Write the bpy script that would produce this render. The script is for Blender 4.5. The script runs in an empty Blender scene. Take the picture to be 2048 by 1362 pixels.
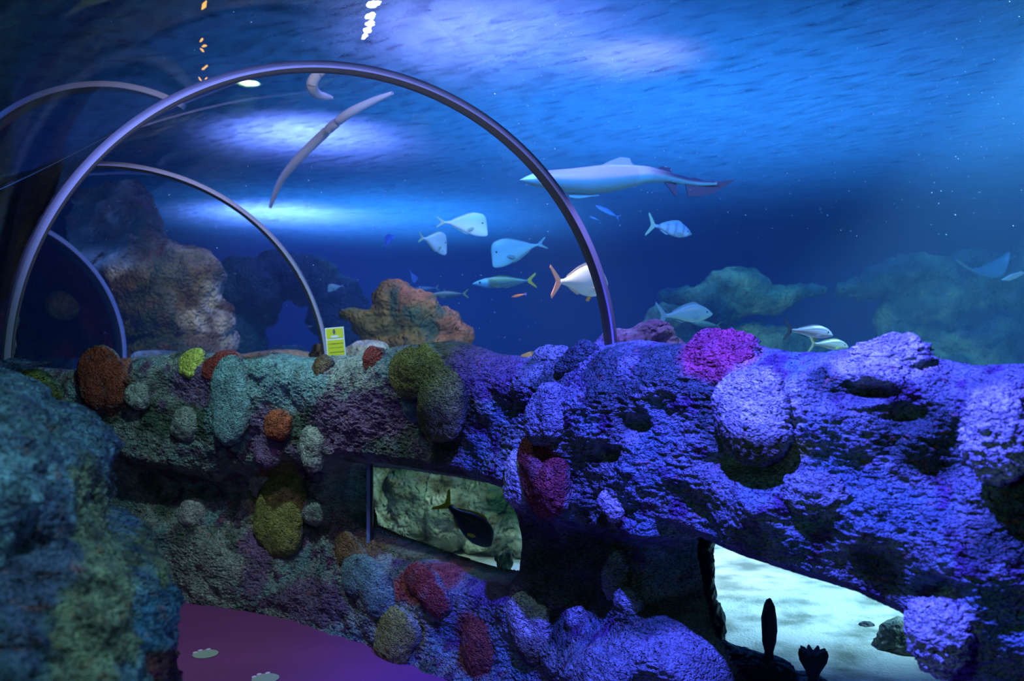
import bpy, bmesh, math, random
import numpy as np
from mathutils import Vector, Matrix, Euler

random.seed(7); RNG = np.random.default_rng(7)
SC = bpy.context.scene
COL = SC.collection

# ------------------------------------------------------------------ camera
F = 1773.0; EYE = 1.2
cd = bpy.data.cameras.new('camera'); cam = bpy.data.objects.new('camera', cd); COL.objects.link(cam)
cam.location = (0, 0, EYE); cam.rotation_euler = (math.radians(90), 0, 0)
cd.sensor_width = 36; cd.lens = 36*F/2048; cd.shift_y = 19/2048
cd.clip_start = 0.05; cd.clip_end = 100
cd.dof.use_dof = True; cd.dof.focus_distance = 3.0; cd.dof.aperture_fstop = 3.4
SC.camera = cam
def at(x, y, Y): return Vector(((x-1024)/F*Y, Y, EYE-(y-700)/F*Y))

# ------------------------------------------------------------------ world, view, lights
W = bpy.data.worlds.new('world'); SC.world = W; W.use_nodes = True
wn = W.node_tree.nodes; wl = W.node_tree.links
wn['Background'].inputs[0].default_value = (0.02, 0.05, 0.2, 1); wn['Background'].inputs[1].default_value = 0.05
SC.view_settings.view_transform = 'Standard'; SC.view_settings.look = 'None'
SC.view_settings.exposure = 0.0; SC.view_settings.gamma = 1; SC.view_settings.use_curve_mapping = False
cy = SC.cycles
cy.use_denoising = True; cy.max_bounces = 6; cy.diffuse_bounces = 2; cy.glossy_bounces = 3
cy.transmission_bounces = 4; cy.volume_bounces = 0; cy.transparent_max_bounces = 16
cy.sample_clamp_indirect = 3.0; cy.caustics_reflective = False; cy.caustics_refractive = False

def spot(name, loc, target, power, color, size=60, blend=0.5, radius=0.05):
    l = bpy.data.lights.new(name, 'SPOT'); l.energy = power; l.color = color
    l.spot_size = math.radians(size); l.spot_blend = blend; l.shadow_soft_size = radius
    o = bpy.data.objects.new(name, l); COL.objects.link(o); o.location = loc
    o.rotation_euler = (Vector(target)-Vector(loc)).to_track_quat('-Z', 'Y').to_euler(); return o
def point(name, loc, power, color, radius=0.1):
    l = bpy.data.lights.new(name, 'POINT'); l.energy = power; l.color = color; l.shadow_soft_size = radius
    o = bpy.data.objects.new(name, l); COL.objects.link(o); o.location = loc; return o
BLUE = (0.13, 0.16, 1.0); DEEP = (0.05, 0.22, 1.0); CYAN = (0.45, 0.85, 1.0); WHITE = (1.0, 0.97, 0.9); VIO = (0.3, 0.25, 1.0)
# lamps and added fill lights inside the tunnel
spot('lamp_blue_wall', (0.2, 1.62, 2.2), (0.95, 2.2, 0.85), 640, (0.058, 0.066, 1.0), 108, 0.5, 0.02)
point('lamp_tunnel_dim', (0.1, 1.2, 1.0), 3.0, (0.4, 0.9, 0.9), 0.05)  # added ambient fill, lifts the black under the wall's overhang
spot('lamp_cyan_left', (-1.2, 3.15, 2.1), (-1.3, 4.2, 0.7), 60, (0.5, 0.82, 0.9), 110, 0.7, 0.02)
spot('lamp_cyan_mid', (-0.45, 2.75, 2.1), (-0.35, 3.4, 0.8), 16, (0.5, 0.85, 0.95), 90, 0.8, 0.02)  # fill added for the dark stretch between blue and cyan light
spot('lamp_near_rock', (-0.32, 0.85, 1.8), (-1.0, 1.8, 0.75), 22, (0.4, 0.8, 1.0), 90, 0.8, 0.02)
spot('lamp_floor', (-0.8, 2.6, 2.1), (-1.1, 3.6, 0), 26, (0.75, 0.4, 1.0), 60, 0.9, 0.05)
spot('lamp_rings', (-0.5, 2.1, 1.35), (-0.75, 3.1, 2.3), 120, (0.25, 0.33, 1.0), 125, 0.9, 0.05)  # unseen fill added to brighten the ring faces
# lamps above the water surface; haze fills just below it are added
spot('lamp_tank', (1.8, 8.0, 7.5), (1.6, 9.0, 0), 3600, DEEP, 120, 1.0, 0.15)
spot('lamp_tank_far', (-2.0, 14.0, 6.5), (-2, 15, 0), 3500, DEEP, 130, 1.0, 0.15)
spot('lamp_tank_right', (6.0, 9.0, 7.0), (5.2, 9.8, 0), 450, (0.05, 0.25, 1.0), 120, 1.0, 0.15)
spot('lamp_side_right', (0.2, 3.3, 3.15), (1.2, 10.0, 1.2), 620, (0.06, 0.27, 1.0), 85, 1.0, 0.1)  # out of view, added to make the water haze glow
spot('lamp_side_left', (-5.5, 5.0, 2.9), (0.0, 12.0, 1.0), 500, (0.05, 0.2, 1.0), 100, 1.0, 0.1)  # another unseen haze fill, from the left
spot('lamp_side_back', (3.0, 3.2, 3.1), (2.5, 9.0, 0.6), 220, (0.06, 0.27, 1.0), 100, 1.0, 0.1)  # added haze fill outside the frame
spot('lamp_patch_violet', (-0.3, 5.9, 4.4), (-0.2, 6.0, 3.3), 330, (0.45, 0.25, 1.0), 110, 1.0, 0.05)
spot('lamp_patch_sparkle', (-2.0, 8.6, 4.2), (-2.0, 8.8, 3.3), 620, (0.3, 0.2, 1.0), 120, 0.9, 0.05)
spot('lamp_patch_far', (-3.6, 13.5, 4.5), (-3.6, 13.8, 3.3), 1700, (0.24, 0.2, 1.0), 130, 0.9, 0.05)
spot('lamp_patch_pale', (0.95, 6.3, 4.1), (0.9, 6.4, 3.3), 60, (1.0, 0.4, 0.95), 80, 1.0, 0.05)
spot('lamp_beam', (6.8, 10.6, 3.1), (2.2, 8.2, 1.9), 380, (0.12, 0.4, 1.0), 24, 1.0, 0.05)
# tank lamps for the reef, the sand and the fish, plus two added fills
spot('lamp_sand', (2.9, 4.1, 3.15), (1.75, 4.75, 0), 1400, (0.3, 0.72, 1.0), 54, 0.7, 0.03)
spot('lamp_window', (-0.2, 4.45, 0.95), (-0.6, 5.5, 0.45), 15, (0.6, 1.0, 0.88), 120, 0.8, 0.03)
spot('lamp_grained_rock', (0.35, 3.3, 2.3), (0.55, 3.75, 1.2), 40, (0.28, 0.25, 1.0), 50, 0.9, 0.03)  # added violet fill where the blue wall light does not reach
spot('lamp_snapper', (-0.2, 3.9, 2.9), (0.32, 4.4, 1.45), 190, WHITE, 30, 0.8, 0.03)
spot('lamp_shark', (0.3, 4.2, 3.0), (0.75, 5.0, 2.15), 20, (0.9, 0.88, 1.0), 70, 0.8, 0.03)
spot('lamp_reef', (-2.0, 6.9, 3.44), (-3.25, 8.6, 1.3), 640, (1.0, 0.86, 0.45), 40, 0.9, 0.03)
spot('lamp_brown_rock', (-0.4, 5.0, 3.6), (-0.7, 5.9, 1.4), 240, (1.0, 0.95, 0.7), 40, 0.9, 0.03)
spot('lamp_fish', (0.2, 4.8, 3.1), (0.0, 6.2, 1.8), 34, (0.4, 0.9, 0.9), 70, 0.9, 0.03)
spot('lamp_far_reef', (2.6, 4.0, 3.2), (3.6, 9.0, 1.7), 210, (0.35, 1.0, 0.6), 50, 0.9, 0.03)
spot('lamp_right_fish', (2.1, 3.1, 2.9), (1.3, 4.6, 1.4), 60, (0.6, 0.8, 1.0), 70, 0.9, 0.03)
spot('lamp_hose', (-1.2, 3.6, 3.2), (-1.4, 5.9, 2.6), 90, (0.7, 0.7, 1.0), 90, 0.9, 0.03)  # fill added to lighten the solid reflection streaks

# ------------------------------------------------------------------ noise in numpy
def hash3(i, j, k, seed):
    n = (i*374761393 + j*668265263 + k*2147483647 + seed*1274126177) & 0xffffffff
    n = ((n ^ (n >> 13))*1274126177) & 0xffffffff
    n = (n ^ (n >> 16)) & 0xffffffff
    return n.astype(np.float64)/4294967295.0
def vnoise(p, seed=0):
    p = np.asarray(p, dtype=np.float64); i = np.floor(p).astype(np.int64); f = p-i; f = f*f*f*(f*(f*6-15)+10)
    r = 0
    for dx in (0, 1):
        for dy in (0, 1):
            for dz in (0, 1):
                w = (f[:, 0] if dx else 1-f[:, 0])*(f[:, 1] if dy else 1-f[:, 1])*(f[:, 2] if dz else 1-f[:, 2])
                r = r+w*hash3(i[:, 0]+dx, i[:, 1]+dy, i[:, 2]+dz, seed)
    return r*2-1
def fbm(p, sc, octv=3, seed=0):
    p = np.asarray(p); r = 0; a = 1; t = 0
    for o in range(octv):
        r = r+a*vnoise(p*sc*(2.03**o)+13.7*o, seed+o); t += a; a *= 0.5
    return r/t
def ss(a, b, x):
    t = np.clip((x-a)/(b-a), 0, 1); return t*t*(3-2*t)

# ------------------------------------------------------------------ materials
def mat(name):
    m = bpy.data.materials.new(name); m.use_nodes = True
    return m, m.node_tree.nodes, m.node_tree.links, m.node_tree.nodes['Principled BSDF']
def plain(name, col, rough=0.5, metal=0.0, em=0):
    m, n, l, b = mat(name); b.inputs['Base Color'].default_value = (*col, 1)
    b.inputs['Roughness'].default_value = rough; b.inputs['Metallic'].default_value = metal
    if em: b.inputs['Emission Color'].default_value = (*col, 1); b.inputs['Emission Strength'].default_value = em
    return m
def rock_mat(name, s1=55, s2=140, d1=0.030, d2=0.008, spec=0.4, stretch=(1, 1, 1.7), speck=0.35):
    m, n, l, b = mat(name)
    at_ = n.new('ShaderNodeAttribute'); at_.attribute_name = 'paint'
    tc = n.new('ShaderNodeTexCoord'); mp = n.new('ShaderNodeMapping'); mp.inputs['Scale'].default_value = stretch
    l.new(tc.outputs['Object'], mp.inputs[0])
    n1 = n.new('ShaderNodeTexNoise'); n1.inputs['Scale'].default_value = s1; n1.inputs['Detail'].default_value = 3
    n1.inputs['Distortion'].default_value = 0.6
    n2 = n.new('ShaderNodeTexVoronoi'); n2.inputs['Scale'].default_value = s2; n2.feature = 'SMOOTH_F1'
    n3 = n.new('ShaderNodeTexNoise'); n3.inputs['Scale'].default_value = s1*0.33; n3.inputs['Detail'].default_value = 4
    for q in (n1, n2, n3): l.new(mp.outputs[0], q.inputs['Vector'])
    rr = n.new('ShaderNodeMapRange'); rr.inputs[1].default_value = 0.3; rr.inputs[2].default_value = 0.7
    rr.inputs[3].default_value = 1-speck; rr.inputs[4].default_value = 1+speck; l.new(n3.outputs[0], rr.inputs[0])
    mx = n.new('ShaderNodeVectorMath'); mx.operation = 'SCALE'; l.new(at_.outputs['Color'], mx.inputs[0]); l.new(rr.outputs[0], mx.inputs['Scale'])
    l.new(mx.outputs[0], b.inputs['Base Color'])
    b1 = n.new('ShaderNodeBump'); b1.inputs['Strength'].default_value = 1; b1.inputs['Distance'].default_value = d1
    b2 = n.new('ShaderNodeBump'); b2.inputs['Strength'].default_value = 1; b2.inputs['Distance'].default_value = d2; b2.invert = True
    l.new(n1.outputs[0], b1.inputs['Height']); l.new(n2.outputs['Distance'], b2.inputs['Height'])
    l.new(b1.outputs[0], b2.inputs['Normal']); l.new(b2.outputs[0], b.inputs['Normal'])
    b.inputs['Roughness'].default_value = 0.5; b.inputs['Specular IOR Level'].default_value = spec
    return m
M_ROCK = rock_mat('moulded_rock')
M_NEAR = rock_mat('moulded_rock_near', 60, 150, 0.04, 0.008, speck=.75)
M_REEF = rock_mat('reef_rock', 14, 40, 0.05, 0.02, 0.2, (1, 1, 1), 0.5)
def attr_mat(name, rough=0.35, spec=0.5):
    m, n, l, b = mat(name); a = n.new('ShaderNodeAttribute'); a.attribute_name = 'paint'
    l.new(a.outputs['Color'], b.inputs['Base Color']); b.inputs['Roughness'].default_value = rough
    b.inputs['Specular IOR Level'].default_value = spec; return m
M_FISH = attr_mat('fish_skin', 0.4)

def glass_mat():
    m = bpy.data.materials.new('acrylic'); m.use_nodes = True; n = m.node_tree.nodes; l = m.node_tree.links; n.clear()
    o = n.new('ShaderNodeOutputMaterial'); t = n.new('ShaderNodeBsdfTransparent'); g = n.new('ShaderNodeBsdfGlossy')
    t.inputs[0].default_value = (0.97, 0.985, 1, 1); g.inputs['Roughness'].default_value = 0.03
    fr = n.new('ShaderNodeFresnel'); fr.inputs[0].default_value = 1.25
    mx = n.new('ShaderNodeMixShader'); l.new(fr.outputs[0], mx.inputs[0]); l.new(t.outputs[0], mx.inputs[1]); l.new(g.outputs[0], mx.inputs[2])
    l.new(mx.outputs[0], o.inputs[0]); return m
M_GLASS = glass_mat()
def water_mat():
    m = bpy.data.materials.new('water_surface'); m.use_nodes = True; n = m.node_tree.nodes; l = m.node_tree.links; n.clear()
    o = n.new('ShaderNodeOutputMaterial')
    tr = n.new('ShaderNodeBsdfTranslucent'); tr.inputs[0].default_value = (0.24, 0.6, .55, 1)
    g = n.new('ShaderNodeBsdfGlossy'); g.inputs['Roughness'].default_value = 0.12; g.inputs[0].default_value = (0.12, 0.25, 0.4, 1)
    tp = n.new('ShaderNodeBsdfTransparent'); tp.inputs[0].default_value = (0.75, 0.9, 1, 1)
    tc = n.new('ShaderNodeTexCoord'); mp = n.new('ShaderNodeMapping'); mp0 = n.new('ShaderNodeMapping'); mp0.inputs['Rotation'].default_value = (0, 0, math.radians(42)); mp.inputs['Scale'].default_value = (1, 2.0, 1)
    l.new(tc.outputs['Object'], mp0.inputs[0]); l.new(mp0.outputs[0], mp.inputs[0])
    a = n.new('ShaderNodeTexNoise'); a.inputs['Scale'].default_value = 3.6; a.inputs['Detail'].default_value = 6; a.inputs['Distortion'].default_value = 1.0; a.inputs['Roughness'].default_value = 0.74
    l.new(mp.outputs[0], a.inputs['Vector'])
    bp = n.new('ShaderNodeBump'); bp.inputs['Distance'].default_value = 0.2; bp.inputs['Strength'].default_value = 1
    l.new(a.outputs[0], bp.inputs['Height']); l.new(bp.outputs[0], tr.inputs['Normal']); l.new(bp.outputs[0], g.inputs['Normal'])
    lw = n.new('ShaderNodeLayerWeight'); lw.inputs['Blend'].default_value = .5; l.new(bp.outputs[0], lw.inputs['Normal'])
    rp = n.new('ShaderNodeMapRange'); rp.inputs[1].default_value = .69; rp.inputs[2].default_value = .79; l.new(lw.outputs['Facing'], rp.inputs[0])
    m1 = n.new('ShaderNodeMixShader'); l.new(rp.outputs[0], m1.inputs[0]); l.new(tr.outputs[0], m1.inputs[1]); l.new(g.outputs[0], m1.inputs[2])
    m2 = n.new('ShaderNodeMixShader'); m2.inputs[0].default_value = 0.3; l.new(m1.outputs[0], m2.inputs[1]); l.new(tp.outputs[0], m2.inputs[2])
    l.new(m2.outputs[0], o.inputs[0]); return m
M_WATER = water_mat()
def sand_mat():
    m, n, l, b = mat('sand'); tc = n.new('ShaderNodeTexCoord')
    a = n.new('ShaderNodeTexNoise'); a.inputs['Scale'].default_value = 90; a.inputs['Detail'].default_value = 3
    c = n.new('ShaderNodeTexNoise'); c.inputs['Scale'].default_value = 5; c.inputs['Detail'].default_value = 4
    l.new(tc.outputs['Object'], a.inputs['Vector']); l.new(tc.outputs['Object'], c.inputs['Vector'])
    r = n.new('ShaderNodeValToRGB'); r.color_ramp.elements[0].position = .33; r.color_ramp.elements[0].color = (0.25, 0.27, 0.2, 1)
    r.color_ramp.elements[1].position = .55; r.color_ramp.elements[1].color = (0.75, 0.72, 0.62, 1)
    l.new(c.outputs[0], r.inputs[0]); l.new(r.outputs[0], b.inputs['Base Color'])
    bp = n.new('ShaderNodeBump'); bp.inputs['Distance'].default_value = 0.01; l.new(a.outputs[0], bp.inputs['Height']); l.new(bp.outputs[0], b.inputs['Normal'])
    b.inputs['Roughness'].default_value = 0.9; return m
M_SAND = sand_mat()
def floor_mat():
    m, n, l, b = mat('purple_floor'); tc = n.new('ShaderNodeTexCoord')
    a = n.new('ShaderNodeTexNoise'); a.inputs['Scale'].default_value = 2.5; l.new(tc.outputs['Object'], a.inputs['Vector'])
    r = n.new('ShaderNodeValToRGB'); r.color_ramp.elements[0].color = (0.13, 0.03, 0.12, 1); r.color_ramp.elements[1].color = (0.23, 0.05, 0.19, 1)
    l.new(a.outputs[0], r.inputs[0]); l.new(r.outputs[0], b.inputs['Base Color']); b.inputs['Roughness'].default_value = 0.6; return m
M_FLOOR = floor_mat()
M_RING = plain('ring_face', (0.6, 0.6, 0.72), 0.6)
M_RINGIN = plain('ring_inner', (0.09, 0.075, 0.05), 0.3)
M_BACK = plain('tank_paint', (0.02, 0.09, 0.35), 0.9)

# ------------------------------------------------------------------ object helpers
def link(name, me, m=None, parent=None):
    o = bpy.data.objects.new(name, me); COL.objects.link(o)
    if m: me.materials.append(m)
    if parent: o.parent = parent
    return o
def tag(o, label=None, cat=None, group=None, kind=None):
    if label: o['label'] = label
    if cat: o['category'] = cat
    if group: o['group'] = group
    if kind: o['kind'] = kind
    return o
def empty(name, loc=(0, 0, 0), rot=(0, 0, 0)):
    o = bpy.data.objects.new(name, None); COL.objects.link(o); o.location = loc; o.rotation_euler = rot
    o.empty_display_size = 0.05; return o
def smooth(me): me.polygons.foreach_set('use_smooth', [True]*len(me.polygons))
def set_paint(me, c):
    a = me.color_attributes.new('paint', 'FLOAT_COLOR', 'POINT'); c = np.asarray(c, dtype=np.float32)
    if c.ndim == 1: c = np.tile(c, (len(me.vertices), 1))
    a.data.foreach_set('color', np.hstack([c, np.ones((len(c), 1), np.float32)]).ravel())
def mesh_np(name, V, Fc):
    me = bpy.data.meshes.new(name); me.from_pydata(V.tolist() if hasattr(V, 'tolist') else V, [], Fc.tolist() if hasattr(Fc, 'tolist') else Fc)
    me.update(); smooth(me); return me
def grid_faces(r, c, keep=None):
    i = np.arange(r-1)[:, None]*c+np.arange(c-1)[None, :]
    f = np.stack([i, i+1, i+c+1, i+c], -1).reshape(-1, 4)
    if keep is not None:
        k = keep.ravel(); f = f[k[f].all(1)]
    return f
def compact(V, f, C=None):
    u, inv = np.unique(f, return_inverse=True)
    return V[u], inv.reshape(f.shape), (C[u] if C is not None else None)
def srgb(r, g, b):
    c = np.array([r, g, b])/255.0; return np.where(c < 0.04045, c/12.92, ((c+0.055)/1.055)**2.4)

# ------------------------------------------------------------------ rock walls of the tunnel
def catmull(P, n):
    P = np.array(P, float); P = np.vstack([2*P[0]-P[1], P, 2*P[-1]-P[-2]]); out = []
    for t in np.linspace(0, len(P)-3-1e-9, n):
        k = int(t); u = t-k; a, b, c, d = P[k:k+4]
        out.append(0.5*(2*b+(c-a)*u+(2*a-5*b+4*c-d)*u*u+(3*b-a-3*c+d)*u**3))
    return np.array(out)
def poly_sd(px, py, poly):
    d = np.full(px.shape, 1e9); ins = np.zeros(px.shape, bool); n = len(poly)
    for k in range(n):
        x0, y0 = poly[k]; x1, y1 = poly[(k+1) % n]; ex, ey = x1-x0, y1-y0
        t = np.clip(((px-x0)*ex+(py-y0)*ey)/(ex*ex+ey*ey), 0, 1)
        d = np.minimum(d, np.hypot(px-x0-t*ex, py-y0-t*ey))
        cond = ((y0 > py) != (y1 > py)) & (px < (x1-x0)*(py-y0)/(y1-y0+1e-12)+x0); ins ^= cond
    return np.where(ins, -d, d)
def px_of(P): return 1024+P[..., 0]/P[..., 1]*F, 700+(EYE-P[..., 2])/P[..., 1]*F

GREY = srgb(150, 165, 150); TEAL = srgb(120, 165, 160); PURP = srgb(120, 95, 130); OLIVE = srgb(140, 145, 70)
LIME = srgb(200, 215, 90); RED = srgb(165, 70, 60); BRICK = srgb(165, 85, 55); ORNG = srgb(185, 100, 60); PALE = srgb(205, 210, 200)
DGRN = srgb(70, 95, 75); BROWN = srgb(120, 95, 60); PINK = srgb(200, 80, 100)

def rock_surface(Fp, Bp, ncol, nrow, ntop, topz, rr, macro, detail, holes=()):
    Fc = catmull(Fp, ncol); Bc = catmull(Bp, ncol)
    T = np.gradient(Fc, axis=0); T /= np.linalg.norm(T, axis=1)[:, None]
    N = np.stack([T[:, 1], -T[:, 0]], 1)                       # toward the corridor for a left-to-right path
    N *= np.sign(((Fc-Bc)*N).sum(1))[:, None]
    zt = topz(1024+Fc[:, 0]/Fc[:, 1]*F, Fc[:, 1])
    nr = int(nrow*0.84)
    rows = []; nrm = []
    for j in range(nrow):
        if j < nr:
            z = (zt-rr)*j/nr; off = np.zeros(ncol); nz = 0.0
        else:
            a = (j-nr)/(nrow-1-nr)*math.pi/2; z = zt-rr+rr*math.sin(a); off = rr*(1-math.cos(a))*np.ones(ncol); nz = math.sin(a)
        rows.append(np.column_stack([Fc-N*off[:, None], z])); nh = math.sqrt(max(0, 1-nz*nz))
        nrm.append(np.column_stack([N*nh, np.full(ncol, nz)]))
    Et = rows[-1]
    for j in range(1, ntop+1):
        t = j/ntop; q = Et*(1-t)+np.column_stack([Bc, zt-0.05])*t; q[:, 2] = zt-0.06*t
        rows.append(q); nrm.append(np.tile([0, 0, 1.0], (ncol, 1)))
    for j in range(1, 4):
        rows.append(np.column_stack([Bc, zt-0.05-j*.05])); nrm.append(np.column_stack([-N, np.zeros(ncol)]))
    P = np.array(rows); Nn = np.array(nrm)                     # (R, C, 3)
    pu, pv = px_of(P); front = (np.arange(len(rows)) < nrow)[:, None]*np.ones((1, ncol))
    H = np.column_stack([N, np.zeros(ncol)])[None]; mc = macro(pu, pv, P); wt = np.ones(len(rows)); wt[nrow:] = 0
    for j in range(ntop): wt[nrow+j] = max(0, 1-(j+1)/ntop*1.0); mc[nrow+j] = mc[nrow-1]
    P1 = P+H*(mc*wt[:, None])[..., None]
    Nn = Nn*np.array([1, 1, .4])
    return P1, Nn, front, Fc, N

EDGE_X = [100, 250, 330, 450, 560, 640, 720, 800, 1000, 1180, 1330, 1480, 1680, 1850, 2000, 2200]
EDGE_Y = [930, 915, 940, 965, 935, 925, 925, 938, 985, 1060, 1075, 1115, 1185, 1290, 1420, 1600]
WIN1 = [(688, 925), (760, 930), (860, 946), (940, 962), (1000, 982), (1018, 1030), (1027, 1085), (1022, 1148), (1003, 1170), (940, 1160), (850, 1130), (760, 1096), (700, 1068), (683, 1000)]
WIN2 = [(1335, 1058), (1400, 1085), (1480, 1120), (1600, 1160), (1700, 1190), (1790, 1235), (1845, 1290), (1880, 1362), (1900, 1460), (1900, 1700), (1500, 1700), (1455, 1440), (1400, 1350), (1365, 1290), (1340, 1200), (1325, 1120)]
BUMPS = [  # soft swellings and hollows of the far wall: x, y, rx, ry, height
 (300, 735, 60, 40, .04), (480, 800, 70, 90, .06), (590, 750, 70, 60, .05), (560, 700, 60, 30, .02), (700, 800, 90, 90, .05), (780, 770, 60, 60, .03),
 (900, 770, 80, 110, .06), (1000, 760, 60, 60, .02), (960, 850, 60, 60, .02), (1000, 880, 70, 60, -.03), (1060, 760, 40, 40, .03), (1210, 780, 90, 120, .07),
 (1330, 760, 80, 80, .04), (1280, 900, 90, 110, .05), (1400, 860, 60, 70, .03), (1550, 800, 110, 120, .06), (1420, 960, 70, 50, .03), (1540, 1010, 80, 60, .06),
 (1500, 925, 80, 22, -.06), (1290, 850, 25, 20, -.05), (1235, 905, 30, 22, -.05), (1700, 850, 110, 100, .03), (1780, 740, 110, 50, .05), (1745, 785, 60, 18, -.06),
 (1820, 830, 60, 28, -.05), (1850, 830, 110, 90, .03), (2010, 860, 80, 110, .07), (1990, 940, 90, 25, -.04), (1700, 1040, 130, 80, .05), (1880, 1080, 120, 90, .05),
 (1990, 1150, 100, 90, .05), (1890, 1180, 60, 30, -.05), (1100, 1090, 110, 50, -.05), (1260, 1100, 50, 80, .03), (1280, 1200, 60, 60, .06), (1290, 1300, 110, 80, .09),
 (1180, 1330, 80, 60, .05), (1000, 1220, 60, 50, .03), (880, 1210, 80, 60, .05), (760, 1180, 80, 60, .06), (650, 1150, 60, 80, .04), (440, 1110, 90, 90, .10),
 (330, 1060, 50, 70, .06), (370, 970, 90, 40, -.08), (620, 1120, 40, 90, -.04), (830, 1300, 60, 60, .04), (700, 1240, 90, 50, .03), (560, 1190, 90, 40, .04),
 (645, 960, 40, 60, .05), (840, 860, 70, 60, -.03), (1130, 880, 60, 90, .03), (1150, 1180, 60, 60, -.03), (930, 720, 110, 25, .03), (1930, 1260, 90, 100, .05), (1420, 1120, 60, 30, .03)]
STONES = [(388, 728, 25, 30, 0, LIME, .6, 'bright yellow-green stone'), (445, 735, 36, 26, 10, RED*.7, .55, 'dull red stone'), (215, 762, 50, 62, 12, BRICK*.55, .2, 'large brick red wrinkled stone'),
 (286, 792, 22, 26, 0, GREY, .6, None), (368, 850, 28, 32, 15, GREY, .6, None), (480, 800, 36, 80, 0, TEAL, .5, 'long pale teal stone'), (572, 846, 23, 32, 15, ORNG*.8, .6, 'orange brown stone'),
 (633, 895, 20, 48, 5, GREY*1.1, .6, None), (540, 900, 24, 34, 10, PURP, .5, 'purple grey stone'), (535, 965, 32, 30, 0, PALE*.85, .6, None), (568, 1030, 44, 88, -12, OLIVE*1.1, .5, 'yellow olive stone'),
 (387, 1030, 26, 30, 0, PALE*.7, .6, None), (305, 1065, 30, 42, 0, GREY*.8, .5, None), (640, 1020, 26, 28, 0, GREY, .6, None),
 (760, 722, 20, 26, 0, RED*.6, .5, 'dark red stone'), (866, 740, 64, 50, 0, OLIVE*1.1, .4, 'olive green stone'), (915, 800, 46, 80, 0, OLIVE*.95, .3, 'dark olive stone'), (846, 800, 26, 36, 0, TEAL*.8, .6, None),
 (1110, 716, 40, 20, 0, GREY, .7, None), (1170, 724, 34, 22, 35, DGRN, .7, 'dark green stone'), (1132, 828, 32, 58, -18, GREY*.9, .6, None), (1108, 945, 42, 78, 8, RED*.9, .45, 'red wrinkled stone'),
 (1046, 955, 29, 52, 0, PALE*.9, .6, None), (1238, 1010, 24, 30, 0, PALE, .7, None), (1452, 712, 66, 44, -10, PINK*.8, .45, 'reddish pink stone'), (1530, 815, 84, 92, 25, PALE, .35, 'large pale ridged stone'),
 (1785, 718, 84, 34, 0, PALE, .5, 'smooth pale stone'), (2015, 862, 66, 88, 0, PALE, .5, 'large pale rounded stone'), (1905, 1262, 62, 72, 15, PALE, .5, None), (1075, 1252, 48, 68, 0, PALE*.8, .5, 'pale olive ridged stone'),
 (1155, 1235, 18, 24, 0, GREY, .6, None), (878, 1172, 48, 38, -25, RED*.75, .5, 'dark red stone'), (812, 1262, 40, 58, -10, OLIVE, .5, 'mustard olive stone'), (962, 1300, 30, 66, 12, BRICK*.8, .5, 'brick red stone'),
 (765, 1165, 58, 46, -15, TEAL*.8, .4, None), (716, 1108, 42, 32, -30, BROWN, .45, 'brown stone'), (1245, 1148, 22, 46, 0, GREY, .6, None), (1282, 1192, 28, 28, 0, GREY, .6, None),
 (1245, 1345, 56, 60, 0, GREY, .45, None), (660, 738, 18, 24, 0, BROWN*.7, .5, 'dark brown stone'), (540, 742, 26, 20, 0, TEAL, .5, None), (1640, 985, 60, 45, 0, GREY, .4, None)]
def macro_far(pu, pv, P):
    e = np.interp(pu, EDGE_X, EDGE_Y)
    k = ss(28, -30, pv-e)
    m = 0.13*k*np.interp(pu, [0, 250, 2100], [.6, 1, 1])-0.02*(1-k)
    m = m+0.10*np.exp(-P[..., 2]/0.16)
    m = m+0.10*ss(1150, 1250, pu)*ss(1500, 1400, pu)*ss(1180, 1330, pv)
    return m
def topz_far(x, Y):
    xs = [-400, 150, 200, 250, 330, 390, 450, 500, 560, 650, 700, 760, 830, 930, 1000, 1060, 1110, 1160, 1250, 1290, 1400, 1450, 1530, 1600, 1700, 1760, 1850, 1875, 1950, 2048, 2400]
    ys = [720, 735, 722, 716, 706, 701, 708, 719, 708, 716, 712, 702, 689, 688, 705, 712, 700, 704, 695, 689, 687, 681, 700, 703, 698, 690, 692, 714, 720, 722, 730]
    return EYE-(np.interp(x, xs, ys)-700)/F*Y-0.012
FF = [(-3.6, 4.95), (-2.9, 4.7), (-2.2, 4.52), (-1.7, 4.38), (-1.2, 4.17), (-.75, 3.87), (-.3, 3.42), (.1, 2.95), (.5, 2.48), (.9, 2.03), (1.25, 1.67), (1.7, 1.25)]
FB = [(-4.0, 6.9), (-3.3, 6.5), (-2.7, 6.15), (-2.2, 5.75), (-1.6, 5.3), (-1.0, 4.8), (-.45, 4.2), (.1, 4.0), (.65, 3.55), (1.2, 2.95), (1.65, 2.4), (2.2, 1.8)]
def wrinkle(Q, s=1.0):
    A = Q*np.array([1, 1, 2.0])
    r = fbm(Q, 5, 2, 1)*0.03+fbm(Q, 16, 2, 5)*0.016
    w = fbm(A, 38/s, 2, 9); r = r+(1-np.abs(w)*2)*0.0055*s+fbm(A, 95/s, 2, 12)*0.0045*s
    return r
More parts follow.
